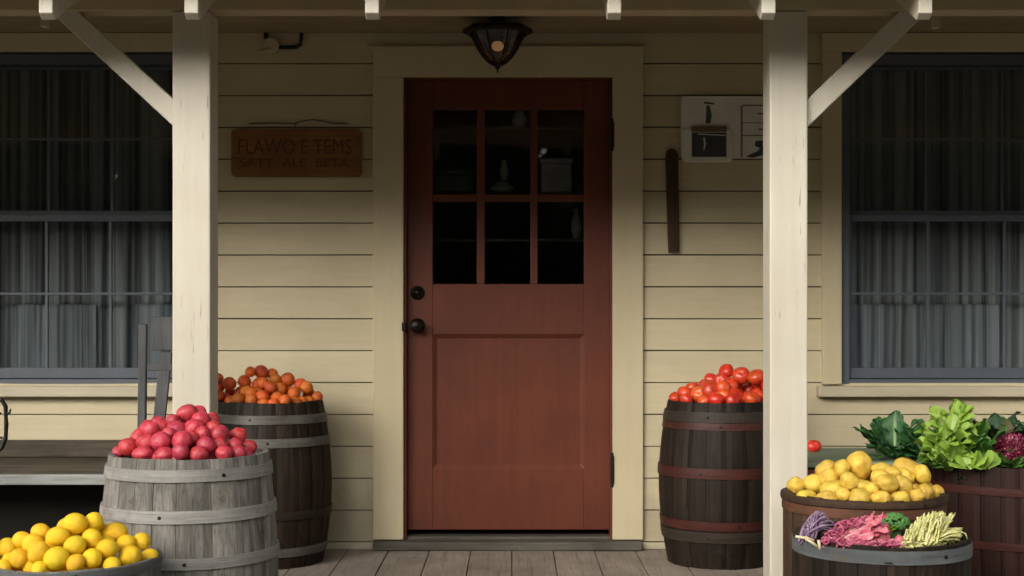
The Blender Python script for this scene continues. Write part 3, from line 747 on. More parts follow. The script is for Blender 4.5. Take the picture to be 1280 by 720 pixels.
# ------------------------------------------------------------------ barrels
def barrel(name, label, cat, cx, cyy, zb, zt, rr, rb, mat, hoops, staves=22, belly=.5, thick=.018, seed=0, rbot=None, rimdrop=.0):
    "hoops: list of (z_low, z_high, material, extra)"
    r_ = random.Random(seed)
    root = empty(name, (cx, cyy, zb)); tag(root, label, cat)
    H = zt-zb
    rbot = rbot or rr
    def rad(t):
        if t > belly: k = (t-belly)/(1-belly); return rb+(rr-rb)*k**1.9
        k = (belly-t)/belly; return rb+(rbot-rb)*k**1.9
    bm = bmesh.new(); L = tone_layer(bm)
    # stave boundaries of uneven width
    ws = [r_.uniform(.75, 1.3) for _ in range(staves)]; tot = sum(ws); acc = 0; off = r_.random()
    nz = 16; sub = 4
    for wv in ws:
        a0 = (acc/tot)*2*math.pi+off; acc += wv; a1 = (acc/tot)*2*math.pi+off
        t_ = r_.random(); dz = r_.uniform(-.0025, .0025); dr = r_.uniform(-.0012, .0012)
        cols = []
        for s in range(sub+1):
            a = a0+(a1-a0)*s/sub
            g = -.0038 if s in (0, sub) else 0
            col = []
            if s in (0, sub): a += (.0035 if s == 0 else -.0035)
            for j in range(nz+1):
                t = j/nz; ra = rad(t)+g+dr
                col.append(bm.verts.new((ra*math.cos(a), ra*math.sin(a), t*H+(dz if j == nz else 0))))
            # over the rim and down inside
            col.append(bm.verts.new(((rad(1)-thick)*math.cos(a), (rad(1)-thick)*math.sin(a), H+dz-.001)))
            col.append(bm.verts.new(((rad(.8)-thick)*math.cos(a), (rad(.8)-thick)*math.sin(a), H*.8)))
            for v in col: v[L] = t_
            cols.append(col)
        for c1_, c2_ in zip(cols, cols[1:]):
            for j in range(nz+2): bm.faces.new((c1_[j], c2_[j], c2_[j+1], c1_[j+1]))
        # side walls of the groove
        for col, sg_ in ((cols[0], 1), (cols[-1], -1)):
            prev = None
            for j in range(nz+1):
                v = col[j].co; q = v.copy(); l = math.hypot(q.x, q.y); q.x *= (l-.010)/l; q.y *= (l-.010)/l
                nv = bm.verts.new(q); nv[L] = 0
                if prev: bm.faces.new((prev[0], prev[1], nv, col[j]) if sg_ > 0 else (col[j], nv, prev[1], prev[0]))
                prev = (col[j], nv)
    mesh_obj('staves', bm, mat, root, smooth=False)
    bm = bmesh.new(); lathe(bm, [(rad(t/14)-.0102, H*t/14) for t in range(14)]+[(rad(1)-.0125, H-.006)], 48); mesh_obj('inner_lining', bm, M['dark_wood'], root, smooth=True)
    bm = bmesh.new(); lathe(bm, [(.001, H-.075), (rad(.9)-thick-.001, H-.075), (rad(.9)-thick-.001, H-.09), (.001, H-.09)], 32); mesh_obj('bottom_board', bm, M['dark_wood'], root)
    for z0, z1, hm, ex in hoops:
        bm = bmesh.new(); L = tone_layer(bm); n = 72
        ph = r_.random()*9; prof_ = [(0, -.0015), (0.08, .5), (.5, 1), (.92, .5), (1, -.0015)]
        rings = []
        for u, o in ((0, -.003), (.0, ex*.9), (.5, ex), (1, ex*.9), (1, -.003)):
            zz_ = z0+(z1-z0)*u-zb; ring = []
            for i in range(n):
                a = 2*math.pi*i/n
                rr_ = rad(min(1, max(0, zz_/H)))+o+.0008*noise.noise(Vector((a*3, ph, 0)))
                v = bm.verts.new((rr_*math.cos(a), rr_*math.sin(a), zz_+.0015*noise.noise(Vector((math.cos(a)*1.5, math.sin(a)*1.5, ph))))); v[L] = .5; ring.append(v)
            rings.append(ring)
        for p, q in zip(rings, rings[1:]):
            for i in range(n): bm.faces.new((p[i], p[(i+1)%n], q[(i+1)%n], q[i]))
        # overlap joint of the hoop
        zl = z0-zb; zh = z1-zb; a = r_.uniform(-2.2, -.9)
        rh = rad(min(1, (zl+zh)/2/H))+ex
        o_ = mesh_obj('hoop', bm, hm, root)
        bm = bmesh.new(); lathe(bm, [(.001, .0), (.006, 0), (.005, .003), (.001, .004)], 10, M=Matrix.Rotation(a, 4, 'Z') @ Matrix.Translation((rh-.001, 0, (zl+zh)/2)) @ Matrix.Rotation(R(90), 4, 'Y'))
        mesh_obj('rivet', bm, M['iron'], o_)
    return root, (cx, cyy, zt, rr-thick)

def hz(y_, dd): return Z(y_, dd)
# grey potato barrel in front of the left post
d0 = 4.30; fd = d0-.262
B = {}
B['red'] = barrel('barrel', 'weathered silver grey barrel full of red potatoes in front of left post', 'barrel', X(237, d0), CY+d0, GZ, Z(575, d0-.247), .247, .278, M['grey_wood'],
    [(hz(604, fd), hz(589, fd), M['grey_hoop'], .006), (hz(655, fd), hz(640, fd-.01), M['grey_hoop'], .006), (hz(713, fd-.01), hz(699, fd-.01), M['grey_hoop'], .006), (-.05, -.01, M['grey_hoop'], .006), (GZ+.02, GZ+.06, M['grey_hoop'], .006)], 20, .48, seed=4)
d0 = 5.82; fd = 5.58
B['orange'] = barrel('barrel', 'tall dark barrel with pale hoops heaped with oranges, left of the door', 'barrel', X(338, d0), CY+d0, 0.001, Z(504, d0-.223), .223, .262, M['dark_wood'],
    [(hz(531, fd), hz(520, fd), M['dark_hoop'], .005), (hz(560, fd), hz(549, fd), M['dark_hoop'], .005), (hz(652, fd-.02), hz(641, fd-.02), M['brown_hoop'], .005), (hz(698, fd), hz(687, fd), M['dark_hoop'], .005)], 20, .48, seed=9)
B['tomato'] = barrel('barrel', 'tall dark barrel with dull red hoops heaped with tomatoes, right of the door', 'barrel', X(900, d0), CY+d0, 0.001, Z(504, d0-.223), .223, .262, M['dark_wood'],
    [(hz(529, fd), hz(516, fd), M['brown_hoop'], .006), (hz(538.5, fd), hz(529.6, fd), M['red_hoop'], .004), (hz(600, fd-.02), hz(587, fd-.02), M['red_hoop'], .005), (hz(665, fd-.02), hz(654, fd-.02), M['red_hoop'], .004), (hz(680, fd), hz(666.5, fd), M['brown_hoop'], .006)], 18, .5, seed=13)
d0 = 4.32; fd = d0-.25
B['yellow'] = barrel('tub', 'brown wooden tub with coppery hoop full of yellow potatoes beside right post', 'tub', X(1079, d0), CY+d0, GZ, Z(628, d0-.256), .250, .250, M['basket_wood'],
    [(hz(650, fd), hz(638, fd), M['copper_hoop'], .004), (hz(636.5, fd), hz(629.5, fd-.01), M['basket_wood'], .009), (0.0, .035, M['copper_hoop'], .005)], 22, .6, seed=21, rbot=.22)
d0 = 3.80; fd = d0-.24
B['salad'] = barrel('tub', 'dark tub with slate grey hoop holding mixed greens at the lower right', 'tub', X(1101, d0), CY+d0, GZ, Z(685, d0-.24), .240, .236, M['dark_wood'],
    [(hz(707, fd), hz(690, fd), M['slate_hoop'], .005), (0.02, .05, M['slate_hoop'], .005)], 20, .6, seed=31, rbot=.21)
B['lemon'] = barrel('tub', 'grey wooden tub heaped with lemons at the lower left', 'tub', X(90, d0), CY+d0, GZ, Z(715, d0-.24), .242, .238, M['grey_wood'],
    [(hz(728, fd), hz(716.5, fd), M['slate_hoop'], .004), (0.0, .03, M['slate_hoop'], .005)], 20, .6, seed=37, rbot=.21)
d0 = 4.95; fd = 4.65
B['lettuce'] = barrel('tub', 'large red brown tub with red hoops holding lettuces at right edge', 'tub', X(1268, d0), CY+d0, 0.001, Z(587, d0-.305), .305, .305, M['red_wood'],
    [(hz(622, fd), hz(612, fd), M['red_hoop'], .005), (hz(691, fd), hz(681, fd), M['red_hoop'], .005)], 26, .55, seed=41, rbot=.27)

# ------------------------------------------------------------------ produce
def blob(kind, seed):
    "unit-size produce meshes, each a slightly different shape"
    bm = bmesh.new(); bmesh.ops.create_icosphere(bm, subdivisions=4, radius=1)
    r_ = random.Random(seed); o = Vector((r_.random()*50, r_.random()*50, r_.random()*50))
    rot = Euler((r_.random()*6.28, r_.random()*6.28, r_.random()*6.28)).to_matrix()
    for v in bm.verts:
        n_ = v.co.normalized(); q = n_.copy()
        if kind == 'potato':
            k = 1+(.10 if seed % 17 == 6 else .20)*noise.noise(n_*1.0+o)+.05*noise.noise(n_*2.2+o); q = n_*k
        elif kind == 'lemon':
            k = 1+.02*noise.noise(n_*2+o); q = n_*k; t = abs(q.z); q.z *= 1.03
            if t > .93: q.z += math.copysign((t-.93)*.7, q.z)
            q.x *= .96; q.y *= .96
        elif kind == 'orange':
            k = 1+.03*noise.noise(n_*1.5+o); q = n_*k; q.z *= .93
            s = max(0, q.z-.80)/.13; q.z -= .06*s*s
        elif kind == 'tomato':
            a = math.atan2(n_.y, n_.x); h = math.hypot(n_.x, n_.y)
            k = 1+.035*math.cos(5*a+seed)*h*(.4+.6*abs(n_.z))+.04*noise.noise(n_*1.5+o)
            q = n_*k; q.z *= .84; q.z -= .16*math.exp(-(h/.28)**2)*(1 if n_.z > 0 else .5)*math.copysign(1, n_.z)
        if kind in ('potato',):
            q = Vector((q.x, q.y, q.z))
        v.co = rot @ q
    me = bpy.data.meshes.new(kind); bm.to_mesh(me); bm.free()
    for p in me.polygons: p.use_smooth = True
    return me
M['lemon'] = produce('lemon_skin', [(.28, (.80, .58, .014)), (.45, (.92, .57, .009)), (.72, (.95, .62, .012))], .45, 1.5, .18, 26, .4, .03, .2, .012, (.80, .40, .01), coat=.1)
M['redpot'] = produce('red_potato_skin', [(.3, (.34, .016, .030)), (.65, (.58, .055, .075))], .42, 2.4, .05, 16, .2, .02, .3, .006, (.62, .20, .15), .12)
M['orange'] = produce('orange_skin', [(.3, (.58, .085, .012)), (.7, (.72, .17, .016))], .45, 1.0, .06, 18, .3, .02, .4, .016, (.35, .05, .02), .1)
M['tomato'] = produce('tomato_skin', [(.3, (.56, .035, .012)), (.7, (.68, .10, .02))], .34, .9, .08, 3, .05, .02, .3, .008, coat=.25)
M['yelpot'] = produce('yellow_potato_skin', [(.3, (.52, .32, .035)), (.65, (.76, .53, .075))], .5, 1.8, .05, 18, .25, .03, .3, .010, (.46, .29, .06), .05)
M['calyx'] = plain('green_calyx', (.08, .12, .03), .6)
KINDS = {}
for kind, mat, mk in (('lemon', 'lemon', 'lemon'), ('potato', 'redpot', 'red'), ('orange', 'orange', 'orange'), ('tomato', 'tomato', 'tomato'), ('potato', 'yelpot', 'yellow')):
    vs = []
    for s in range(7):
        me = blob(kind, s*17+3+len(mk)); me.materials.append(M[mat]); vs.append(me)
    KINDS[mk] = vs
ORD = ['first', 'second', 'third', 'fourth', 'fifth', 'sixth', 'seventh', 'eighth', 'ninth', 'tenth', 'eleventh', 'twelfth', 'thirteenth', 'fourteenth', 'fifteenth']
def pile(key, name, cat, noun, where, fr, H, pw=1.6, rfill=None, seed=0, rows=(11, 11), nfill=60):
    cx, cyy, zt, Rr = B[key][1]
    r_ = random.Random(seed)
    d0 = cyy-CY
    items = []
    big = {'orange': 1.02, 'tomato': 1.06}.get(key, 1.0)
    for f in fr:
        px_, py_, rx = f[:3]; ry = (f[3] if len(f) > 3 else rx)*big; rx *= big; tilt = f[4] if len(f) > 4 else 0
        # walk along the line of sight until it meets the dome-shaped heap
        best = None; bestv = 9
        for i in range(121):
            dd = d0-Rr*.92+Rr*.92*i/120
            p = P(px_, py_, dd); rr = math.hypot(p.x-cx, p.y-cyy)/Rr
            hgt = zt-.01+H*(1-min(1.3, rr)**pw) - rx*dd/F*.75
            v = hgt-p.z
            if v >= 0: best = dd; break
            if -v < bestv: bestv = -v; bd = dd
        dd = best if best else bd
        items.append([px_, py_, rx, ry, tilt, dd])
    # slide along the line of sight until neighbours stop intersecting
    for it in range(60):
        for i in range(len(items)):
            for j in range(i+1, len(items)):
                a, b = items[i], items[j]
                pa, pb = P(a[0], a[1], a[5]), P(b[0], b[1], b[5])
                ra = (a[2]+a[3])/2*a[5]/F; rb_ = (b[2]+b[3])/2*b[5]/F
                dist = (pa-pb).length
                lim = (ra+rb_)*.93
                if dist < lim:
                    s = (lim-dist)*.35
                    front = a if (a[5] < b[5] or (a[5] == b[5] and a[1] > b[1])) else b
                    back = b if front is a else a
                    front[5] -= s*.4; back[5] += s*.6
        for a in items:
            p = P(a[0], a[1], a[5]); ra = (a[2]+a[3])/2*a[5]/F
            dx = p.x-cx; lim = math.sqrt(max(.0004, (Rr-ra*.8)**2-min(dx*dx, (Rr-ra*.9)**2)))
            if p.z < zt+ra*.75: a[5] = max(a[5], d0-lim)
            a[5] = min(a[5], d0+.6*Rr)
    # rows by height for the labels
    base = max(a[1] for a in items)
    rws = {}
    for a in items: rws.setdefault(int((base-a[1])/rows[0]), []).append(a)
    keys = sorted(rws)
    vn = 0
    for ri, k in enumerate(keys):
        rr = sorted(rws[k], key=lambda a: a[0])
        rown = 'bottom row' if ri == 0 else ('top row' if ri == len(keys)-1 else ORD[ri]+' row up')
        for ci, a in enumerate(rr):
            o = bpy.data.objects.new(name, KINDS[key][vn % 7]); vn += 3; C.objects.link(o)
            o.location = P(a[0], a[1], a[5]); s = a[5]/F
            if a[3] != a[2] or a[4]:
                o.scale = (a[2]*s, (a[2]+a[3])/2*s, a[3]*s); o.rotation_euler = (0, R(a[4]), 0)
            else:
                o.scale = (a[2]*s*r_.uniform(.98, 1.07), a[2]*s, a[2]*s*r_.uniform(.94, 1.02)); o.rotation_euler = (0, R(r_.uniform(-60, 60)), 0)
            posn = 'alone' if len(rr) == 1 else ('leftmost' if ci == 0 else ('rightmost' if ci == len(rr)-1 else ORD[ci]+' from left'))
            tag(o, '%s, %s in the %s, %s' % (noun, posn, rown, where), cat, name.replace('_', ' ')+' '+where)
    # inner and rear fruit carrying the visible ones
    rf = rfill or sum(a[2] for a in items)/len(items)*d0/F
    pts = [(P(a[0], a[1], a[5]), (a[2]+a[3])/2*a[5]/F) for a in items]; fills = []; rf *= .94
    lev = 0; z = zt-.045
    tries = 0
    cand = []
    while z < zt+H:
        step_ = rf*1.6
        n = int(Rr/step_)+1
        for ix in range(-n, n+1):
            for iy in range(-n, n+1):
                cand.append(Vector((cx+(ix+(.5 if iy % 2 else 0)+(.5 if lev % 2 else 0))*step_+r_.uniform(-.1, .1)*rf, cyy+(iy+(.3 if lev % 2 else 0))*step_*.87, z+r_.uniform(-.1, .1)*rf)))
        z += rf*1.55; lev += 1
    for p in cand:
        rr = math.hypot(p.x-cx, p.y-cyy)
        if rr > Rr-rf*1.02: continue
        if p.z > zt+H*(1-(rr/Rr)**pw)-rf*.45: continue
        dd = p.y-CY; px_ = 640+p.x/dd*F; py_ = HZ-(p.z-CZ)/dd*F
        inframe = any(abs(px_-a[0]) < a[2]*1.15 and py_-rf/dd*F >= a[1]-a[3]*.9 for a in items)
        if px_ > -20 and not inframe: continue
        if any((p-q).length < (rq+rf)*.72 for q, rq in pts+fills): continue
        if min([(p-q).length for q, rq in pts] or [9]) > .34: continue
        fills.append((p, rf))
    fills.sort(key=lambda f: f[0].y+abs(f[0].x-cx)*.2-f[0].z*.8)
    for p, q in fills[:nfill]:
        o = bpy.data.objects.new(name, KINDS[key][vn % 7]); vn += 1; C.objects.link(o); o.location = p
        o.scale = (q, q, q*r_.uniform(.93, 1.03)); o.rotation_euler = (r_.random(), r_.random(), r_.random())
        tag(o, '%s tucked in among the others deeper in the heap, %s' % (noun.split(',')[0], where), cat, 'hidden '+name.replace('_', ' ')+' '+where)

pile('lemon', 'lemon', 'lemon', 'yellow lemon', 'lower left tub', [
    (93.6,655,14.5),(117,652.6,12.5),(143.5,665.5,17,12.5,8),(177,676.7,11.5),(50.7,665.5,12),(72,670.7,13.5),(27.5,675,11.5),(41,680,13),(9.5,684.5,12.5),
    (48,691,14),(24,698,12.5),(93.6,682,13),(115,673,12.5),(134,686,13.5),(157,680,12),(162.4,696,15),(186,697,11.5),(70.5,698,15),(94.5,704,11.5),(115,698,13),
    (140,707,11.5),(49,711,10),(4,709,10.5),(-12,698,12.5),(-14,679,11.5)], .165, 1.5, seed=1, rows=(13, 13))
pile('red', 'red_potato', 'potato', 'red potato', 'grey barrel', [
    (234,516.7,13.5,12,-15),(216,526,8.5),(197.5,531.5,12),(251,525,11),(265,525,9.5),(242.5,535,13,11.5,-20),(220,538,11.5),(174,547,12,11,-25),(183,540,11.5),
    (201,552,12),(227.5,551,13),(254,542,9.5),(274,543,12),(297.5,544.5,11.5,10),(160,559,12),(148,566,8.5),(179,567,13.5,9.5),(206,568.5,12,10),(226,565,11),
    (257.5,557,12),(248,568.5,12,11,-20),(275,557,9.5),(280,567,10.5),(294,558,10.5),(298,567,10),(311,559,10.5),(211,543,9),(240,549,9)], .155, 1.5, seed=2, rows=(9.5, 9.5))
pile('orange', 'orange', 'orange', 'ripe orange', 'barrel left of door', [
    (326.6,465,9),(312.8,465,7),(340.5,467.8,7),(305.5,477,8.2),(287,479.5,8.7),(272.5,473,6.8),(274,483.5,7.2),(273,494,8),(287.7,490.5,7),(308.8,490,8.2),
    (324,481.5,8.8),(328,496,8.8),(298.3,499.5,9),(343.8,475,7.7),(359.6,474.5,8.8),(350.4,486,8.2),(346.4,497,7.8),(367.5,492,8.8),(375.4,480,7.5),
    (383,484,8),(386,492.5,8),(396.5,496,7.2),(356,500.5,7.5),(338,484,8),(262,488,8),(264,476,7.5),(282,500,8),(314,500,7.5)], .105, 1.8, seed=3, rows=(8, 8))
pile('tomato', 'tomato', 'tomato', 'shiny red tomato', 'barrel right of door', [
    (907.5,464.5,9.8),(926.7,469.5,10.7),(946,471,10.7),(889,474.5,8.8),(901.7,475,8.8),(912.5,482,10.2),(889,488.5,11.5),(874,493,10.2),(855.8,492.3,10),
    (865,485,8.2),(895,499,9),(920,496.5,11),(936.7,486,10.2),(950,481,9.2),(946.7,495.5,10),(844,497,7.5),(904,495,9),(962,482,10),(858,500,8),(880,501,8)], .11, 1.8, seed=4, rows=(9, 9))
pile('yellow', 'yellow_potato', 'potato', 'yellow potato', 'brown tub', [
    (1074,582.5,15.5,18.5,-15),(1033.5,588,15,13,-25),(1053,586,10.5,12),(994.5,606.5,11,10.5),(1017.8,604,14.5,12,10),(1042,611.5,18,10,-12),(1008,620.5,12,8.5),
    (1033,623,14,10),(1061,601.5,10,8,10),(1079,609,17,10,22),(1075,622.5,14,11),(1101,622.5,12,10),(1100,597.5,12,10),(1107.5,605,15,12.5,10),(1128,606.5,11,13.5,-28),
    (1101,585.5,13,7.5),(1134.5,587.5,20,12.5,20),(1153,593,9.5,14,-20),(1126,623,12,10),(1146.5,621,10.5,10),(1156.5,612,15,11,35),(1171,617,9,11,-15),(1116,590,11,7,25),
    (1090,612,9,9),(1054,618,9,9)], .13, 1.7, seed=5, rows=(11, 11))

# lone tomato on the crate
o = bpy.data.objects.new('tomato', KINDS['tomato'][2]); C.objects.link(o); p = P(1017.5, 551, 5.30); s = 8.5*5.3/F
o.location = (p.x, p.y, cz_+s*.82); o.scale = (s*1.1, s, s*.92); tag(o, 'single red tomato lying on the green crate top just right of the right post', 'tomato')

# ---- leafy greens
def leaf(bm, Lr, base, az, lean, length, width, ruffle=.15, curl=.6, cup=.25, lobes=0, seed=0, tipw=.55, nu=10, nv=16, ribw=.12):
    "one leaf: grows from base, leaning out by lean (rad) towards azimuth az; width profile widest at tipw"
    r_ = random.Random(seed)
    dirh = Vector((math.cos(az), math.sin(az), 0)); side = Vector((-math.sin(az), math.cos(az), 0))
    o1 = r_.random()*50
    g = []
    p = Vector(base); ang = lean; ds = length/nv
    for j in range(nv+1):
        t = j/nv
        wv = width*(math.sin(min(1, t/tipw)*math.pi/2)**1.3 if t < tipw else math.cos((t-tipw)/(1-tipw)*math.pi/2)**.55)
        wv = max(wv, width*.10)
        tang = dirh*math.sin(ang)+Vector((0, 0, 1))*math.cos(ang)
        nrm = dirh*math.cos(ang)-Vector((0, 0, 1))*math.sin(ang)
        row = []
        for i in range(-nu, nu+1):
            u = i/nu
            e = abs(u)**2
            wl = wv*(1+(.22*math.sin(t*lobes*6.28+o1)*e if lobes else 0))
            ruf = ruffle*length*e*(math.sin(t*21+o1+(2 if u > 0 else 0))*.5+.5*noise.noise(Vector((u*3+o1, t*9, 0)))*1.6)*(.25+t)
            q = p+side*u*wl+nrm*(ruf*.55-cup*wl*u*u*-1)+tang*(.35*ruf)
            v = bm.verts.new(q); v[Lr] = min(1, 2.0*max(0, 1-abs(u)/ribw)*max(0, 1-t*.9)); row.append(v)
        g.append(row)
        p = p+tang*ds; ang += curl*ds/length*(.4+1.2*t)
    for a, b in zip(g, g[1:]):
        for i in range(2*nu): bm.faces.new((a[i], a[i+1], b[i+1], b[i]))
def head(name, label, cat, base, leaves, mat, group=None):
    bm = bmesh.new(); Lr = bm.verts.layers.float.new('rib')
    for kw in leaves: leaf(bm, Lr, **kw)
    o = mesh_obj(name, bm, mat, smooth=True)
    me = o.data; me.transform(Matrix.Translation(-Vector(base))); o.location = base
    return tag(o, label, cat, group)
M['lt_leaf'] = leafmat('bright_lettuce_leaf', (.24, .42, .045), (.38, .55, .09), (.60, .68, .28))
M['mid_leaf'] = leafmat('mid_green_leaf', (.06, .17, .03), (.11, .25, .04), (.35, .48, .18))
M['dk_leaf'] = leafmat('dark_chard_leaf', (.022, .085, .026), (.050, .16, .040), (.36, .56, .22), .55, .2, 30)
M['vdk_leaf'] = leafmat('very_dark_leaf', (.020, .055, .024), (.038, .090, .034), (.08, .13, .05), .5, .2)
M['br_leaf'] = leafmat('brownish_leaf', (.09, .075, .035), (.13, .10, .05), (.15, .14, .07), .6, .2)
M['frill'] = leafmat('crimson_frilly_leaf', (.20, .010, .045), (.36, .03, .10), (.75, .45, .50), .4, .15, 60)

def crown(base, n, length, width, mat_kw, seed, lean0=.15, lean1=1.1, azr=(0, 6.28), **kw):
    r_ = random.Random(seed); out = []
    for i in range(n):
        k = i/max(1, n-1)
        d_ = dict(base=Vector(base)+Vector((r_.uniform(-1, 1), r_.uniform(-1, 1), 0))*.012, az=azr[0]+(azr[1]-azr[0])*((i*.618) % 1)+r_.uniform(-.2, .2), lean=lean0+(lean1-lean0)*k+r_.uniform(-.08, .08),
                  length=length*(r_.uniform(.85, 1.1)), width=width*r_.uniform(.85, 1.15), seed=seed*50+i)
        d_.update(kw); out.append(d_)
    return out
# dark chard on the crate
b0 = P(1118, 586, 5.02); b0.z = cz_+.002
chl = []; r_ = random.Random(91)
for i in range(30):
    az = 1.57+r_.uniform(-1.9, 1.9) if i < 20 else -1.57+r_.uniform(-1.5, 1.5)
    le = r_.uniform(.08, .9) if i < 20 else r_.uniform(.8, 1.25)
    chl.append(dict(base=b0+Vector((math.cos(az), math.sin(az), 0))*.012, az=az, lean=le, length=r_.uniform(.13, .180)*(1 if i < 20 else .75), width=r_.uniform(.029, .040)*(1 if i < 20 else .8), seed=700+i, ruffle=.12, curl=r_.uniform(-.1, .7), cup=.1, lobes=3, ribw=.22, tipw=.68, nv=20))
head('chard', 'dark green chard bunch with pale ribs standing on the green crate top', 'chard', b0, chl, M['dk_leaf'])
TZ = B['lettuce'][1][2]
def lb(px_, dd, dz=-.03):
    v = P(px_, 0, dd); v.z = TZ+dz; return v
b1 = lb(1186, 4.80, -.02); lv = []
r_ = random.Random(77)
# (tip pixel offset x, height, distance step) of each leaf: aimed from the heart to where its tip stands
for i, (dx, h, dy, wd_) in enumerate(((-.10,.055,-.05,.026),(-.105,.10,-.03,.026),(-.085,.15,-.01,.027),(-.06,.185,.02,.026),(-.02,.21,.04,.028),(.03,.235,.03,.030),(.05,.215,.0,.028),(.085,.20,.04,.027),
        (.02,.15,-.06,.030),(-.03,.15,-.05,.028),(.055,.12,-.06,.028),(.00,.10,-.09,.030),(-.055,.06,-.09,.026),(.05,.06,-.09,.026),(.10,.15,.02,.028),(.0,.19,.07,.03),(-.08,.12,.06,.028),(.09,.10,.0,.028),
        (.015,.22,.0,.024),(-.045,.165,.0,.024))):
    hor = math.hypot(dx, dy); L0 = math.hypot(hor, h)*1.10
    lv.append(dict(base=b1+Vector((dx, dy, 0))*.12, az=math.atan2(dy, dx), lean=max(.02, math.atan2(hor, h)-.30), length=L0, width=wd_*1.12, seed=500+i, curl=.65, ruffle=.26, lobes=5, tipw=.72, cup=.35, ribw=.22, nv=22, nu=8))
head('lettuce', 'tall bright green frilly lettuce standing up in the large red brown tub', 'lettuce', b1, lv, M['lt_leaf'])
b2 = lb(1212, 4.86)
head('lettuce', 'mid green lettuce with darker leaves right behind the tall bright lettuce', 'lettuce', b2, crown(b2, 24, .20, .05, None, 12, .1, 1.1, ruffle=.16, curl=.5, lobes=3), M['mid_leaf'])
b3 = lb(1246, 5.0)
b9 = lb(1158, 4.98, -.01)
head('chard', 'second dark green chard with crinkled leaves filling between the crate chard and tall lettuce', 'chard', b9, crown(b9, 26, .15, .038, None, 93, .1, 1.2, ruffle=.13, curl=.5, lobes=3, ribw=.2), M['dk_leaf'])
head('kale', 'very dark kale bunch at the back of the red brown tub', 'kale', b3, crown(b3, 30, .20, .05, None, 15, .1, 1.15, ruffle=.18, curl=.7, lobes=3), M['vdk_leaf'])
b4 = lb(1284, 5.02)
head('kale', 'upright dark kale at the picture right edge behind the crimson radicchio', 'kale', b4, crown(b4, 16, .19, .05, None, 16, .05, .8, ruffle=.14, curl=.4), M['dk_leaf'])
b5 = lb(1241, 4.93)
head('dried_leaf', 'dull brown cabbage leaf between the dark kale bunches', 'leaf', b5, crown(b5, 6, .19, .06, None, 17, .05, .45, ruffle=.06, curl=.9, cup=.5), M['br_leaf'])
for px_, az, lab in ((1212, -1.9, 'small rounded pale green leaf cluster hanging over tub rim below tall lettuce'), (1233, -1.3, 'small rounded pale green leaf cluster next to the crimson radicchio')):
    b6 = lb(px_, 4.695, -.004)
    head('lettuce_sprig', lab, 'lettuce', b6, crown(b6, 9, .068, .027, None, px_, .05, 1.0, (az+1.6, az+4.6), ruffle=.05, curl=.5, cup=.4, tipw=.6, ribw=.2), M['lt_leaf'])
b6 = lb(1168, 4.80, -.01)
head('lettuce_sprig', 'dark little leaves under the left side of the tall bright lettuce', 'lettuce', b6, crown(b6, 12, .075, .028, None, 61, .3, 1.2, ruffle=.1, curl=.6), M['mid_leaf'])
b6 = lb(1262, 4.78, -.01)
head('lettuce_sprig', 'dark little leaves at the foot of the crimson radicchio', 'lettuce', b6, crown(b6, 10, .065, .026, None, 62, .3, 1.2, ruffle=.1, curl=.6), M['mid_leaf'])
# crimson frilly head: many small curly leaves over a ball
bm = bmesh.new(); Lr = bm.verts.layers.float.new('rib'); rr_ = random.Random(5)
c7 = P(1266, 571, 4.82); c7.z = max(c7.z, TZ+.04)
for i in range(330):
    a = rr_.random()*6.28; u = rr_.random()*1.25-.25
    n_ = Vector((math.cos(a)*math.sqrt(1-min(1, u*u)), math.sin(a)*math.sqrt(1-min(1, u*u)), u))
    base = c7+n_*.046; az = math.atan2(n_.y, n_.x); le = math.acos(max(-1, min(1, n_.z)))
    leaf(bm, Lr, base, az+rr_.uniform(-.4, .4), le+rr_.uniform(-.5, .5), rr_.uniform(.018, .030), rr_.uniform(.006, .011), .5, rr_.uniform(-1.5, 1.5), .3, 2, i, .6, 3, 5, .45)
bmesh.ops.create_icosphere(bm, subdivisions=2, radius=.048, matrix=Matrix.Translation(c7))
o = mesh_obj('radicchio', bm, M['frill'], smooth=True); o.data.transform(Matrix.Translation(-c7)); o.location = c7
tag(o, 'round frilly crimson radicchio at the right edge of the red brown tub', 'radicchio')
# leafy bed in the tub below
bm = bmesh.new(); Lr = bm.verts.layers.float.new('rib'); cx, cyy, zt, Rr = B['lettuce'][1]
for i in range(110):
    a = rr_.random()*6.28; q = Rr*.9*math.sqrt(rr_.random())
    leaf(bm, Lr, (cx+q*math.cos(a), cyy+q*math.sin(a), zt-.05), rr_.random()*6.28, rr_.uniform(.5, 1.3), rr_.uniform(.06, .10), .03, .12, .5, .3, 0, i, .6, 4, 7)
tag(mesh_obj('salad_leaves', bm, M['vdk_leaf'], smooth=True), 'loose dark leaves covering the inside of the red brown tub', 'leaves', kind='stuff')

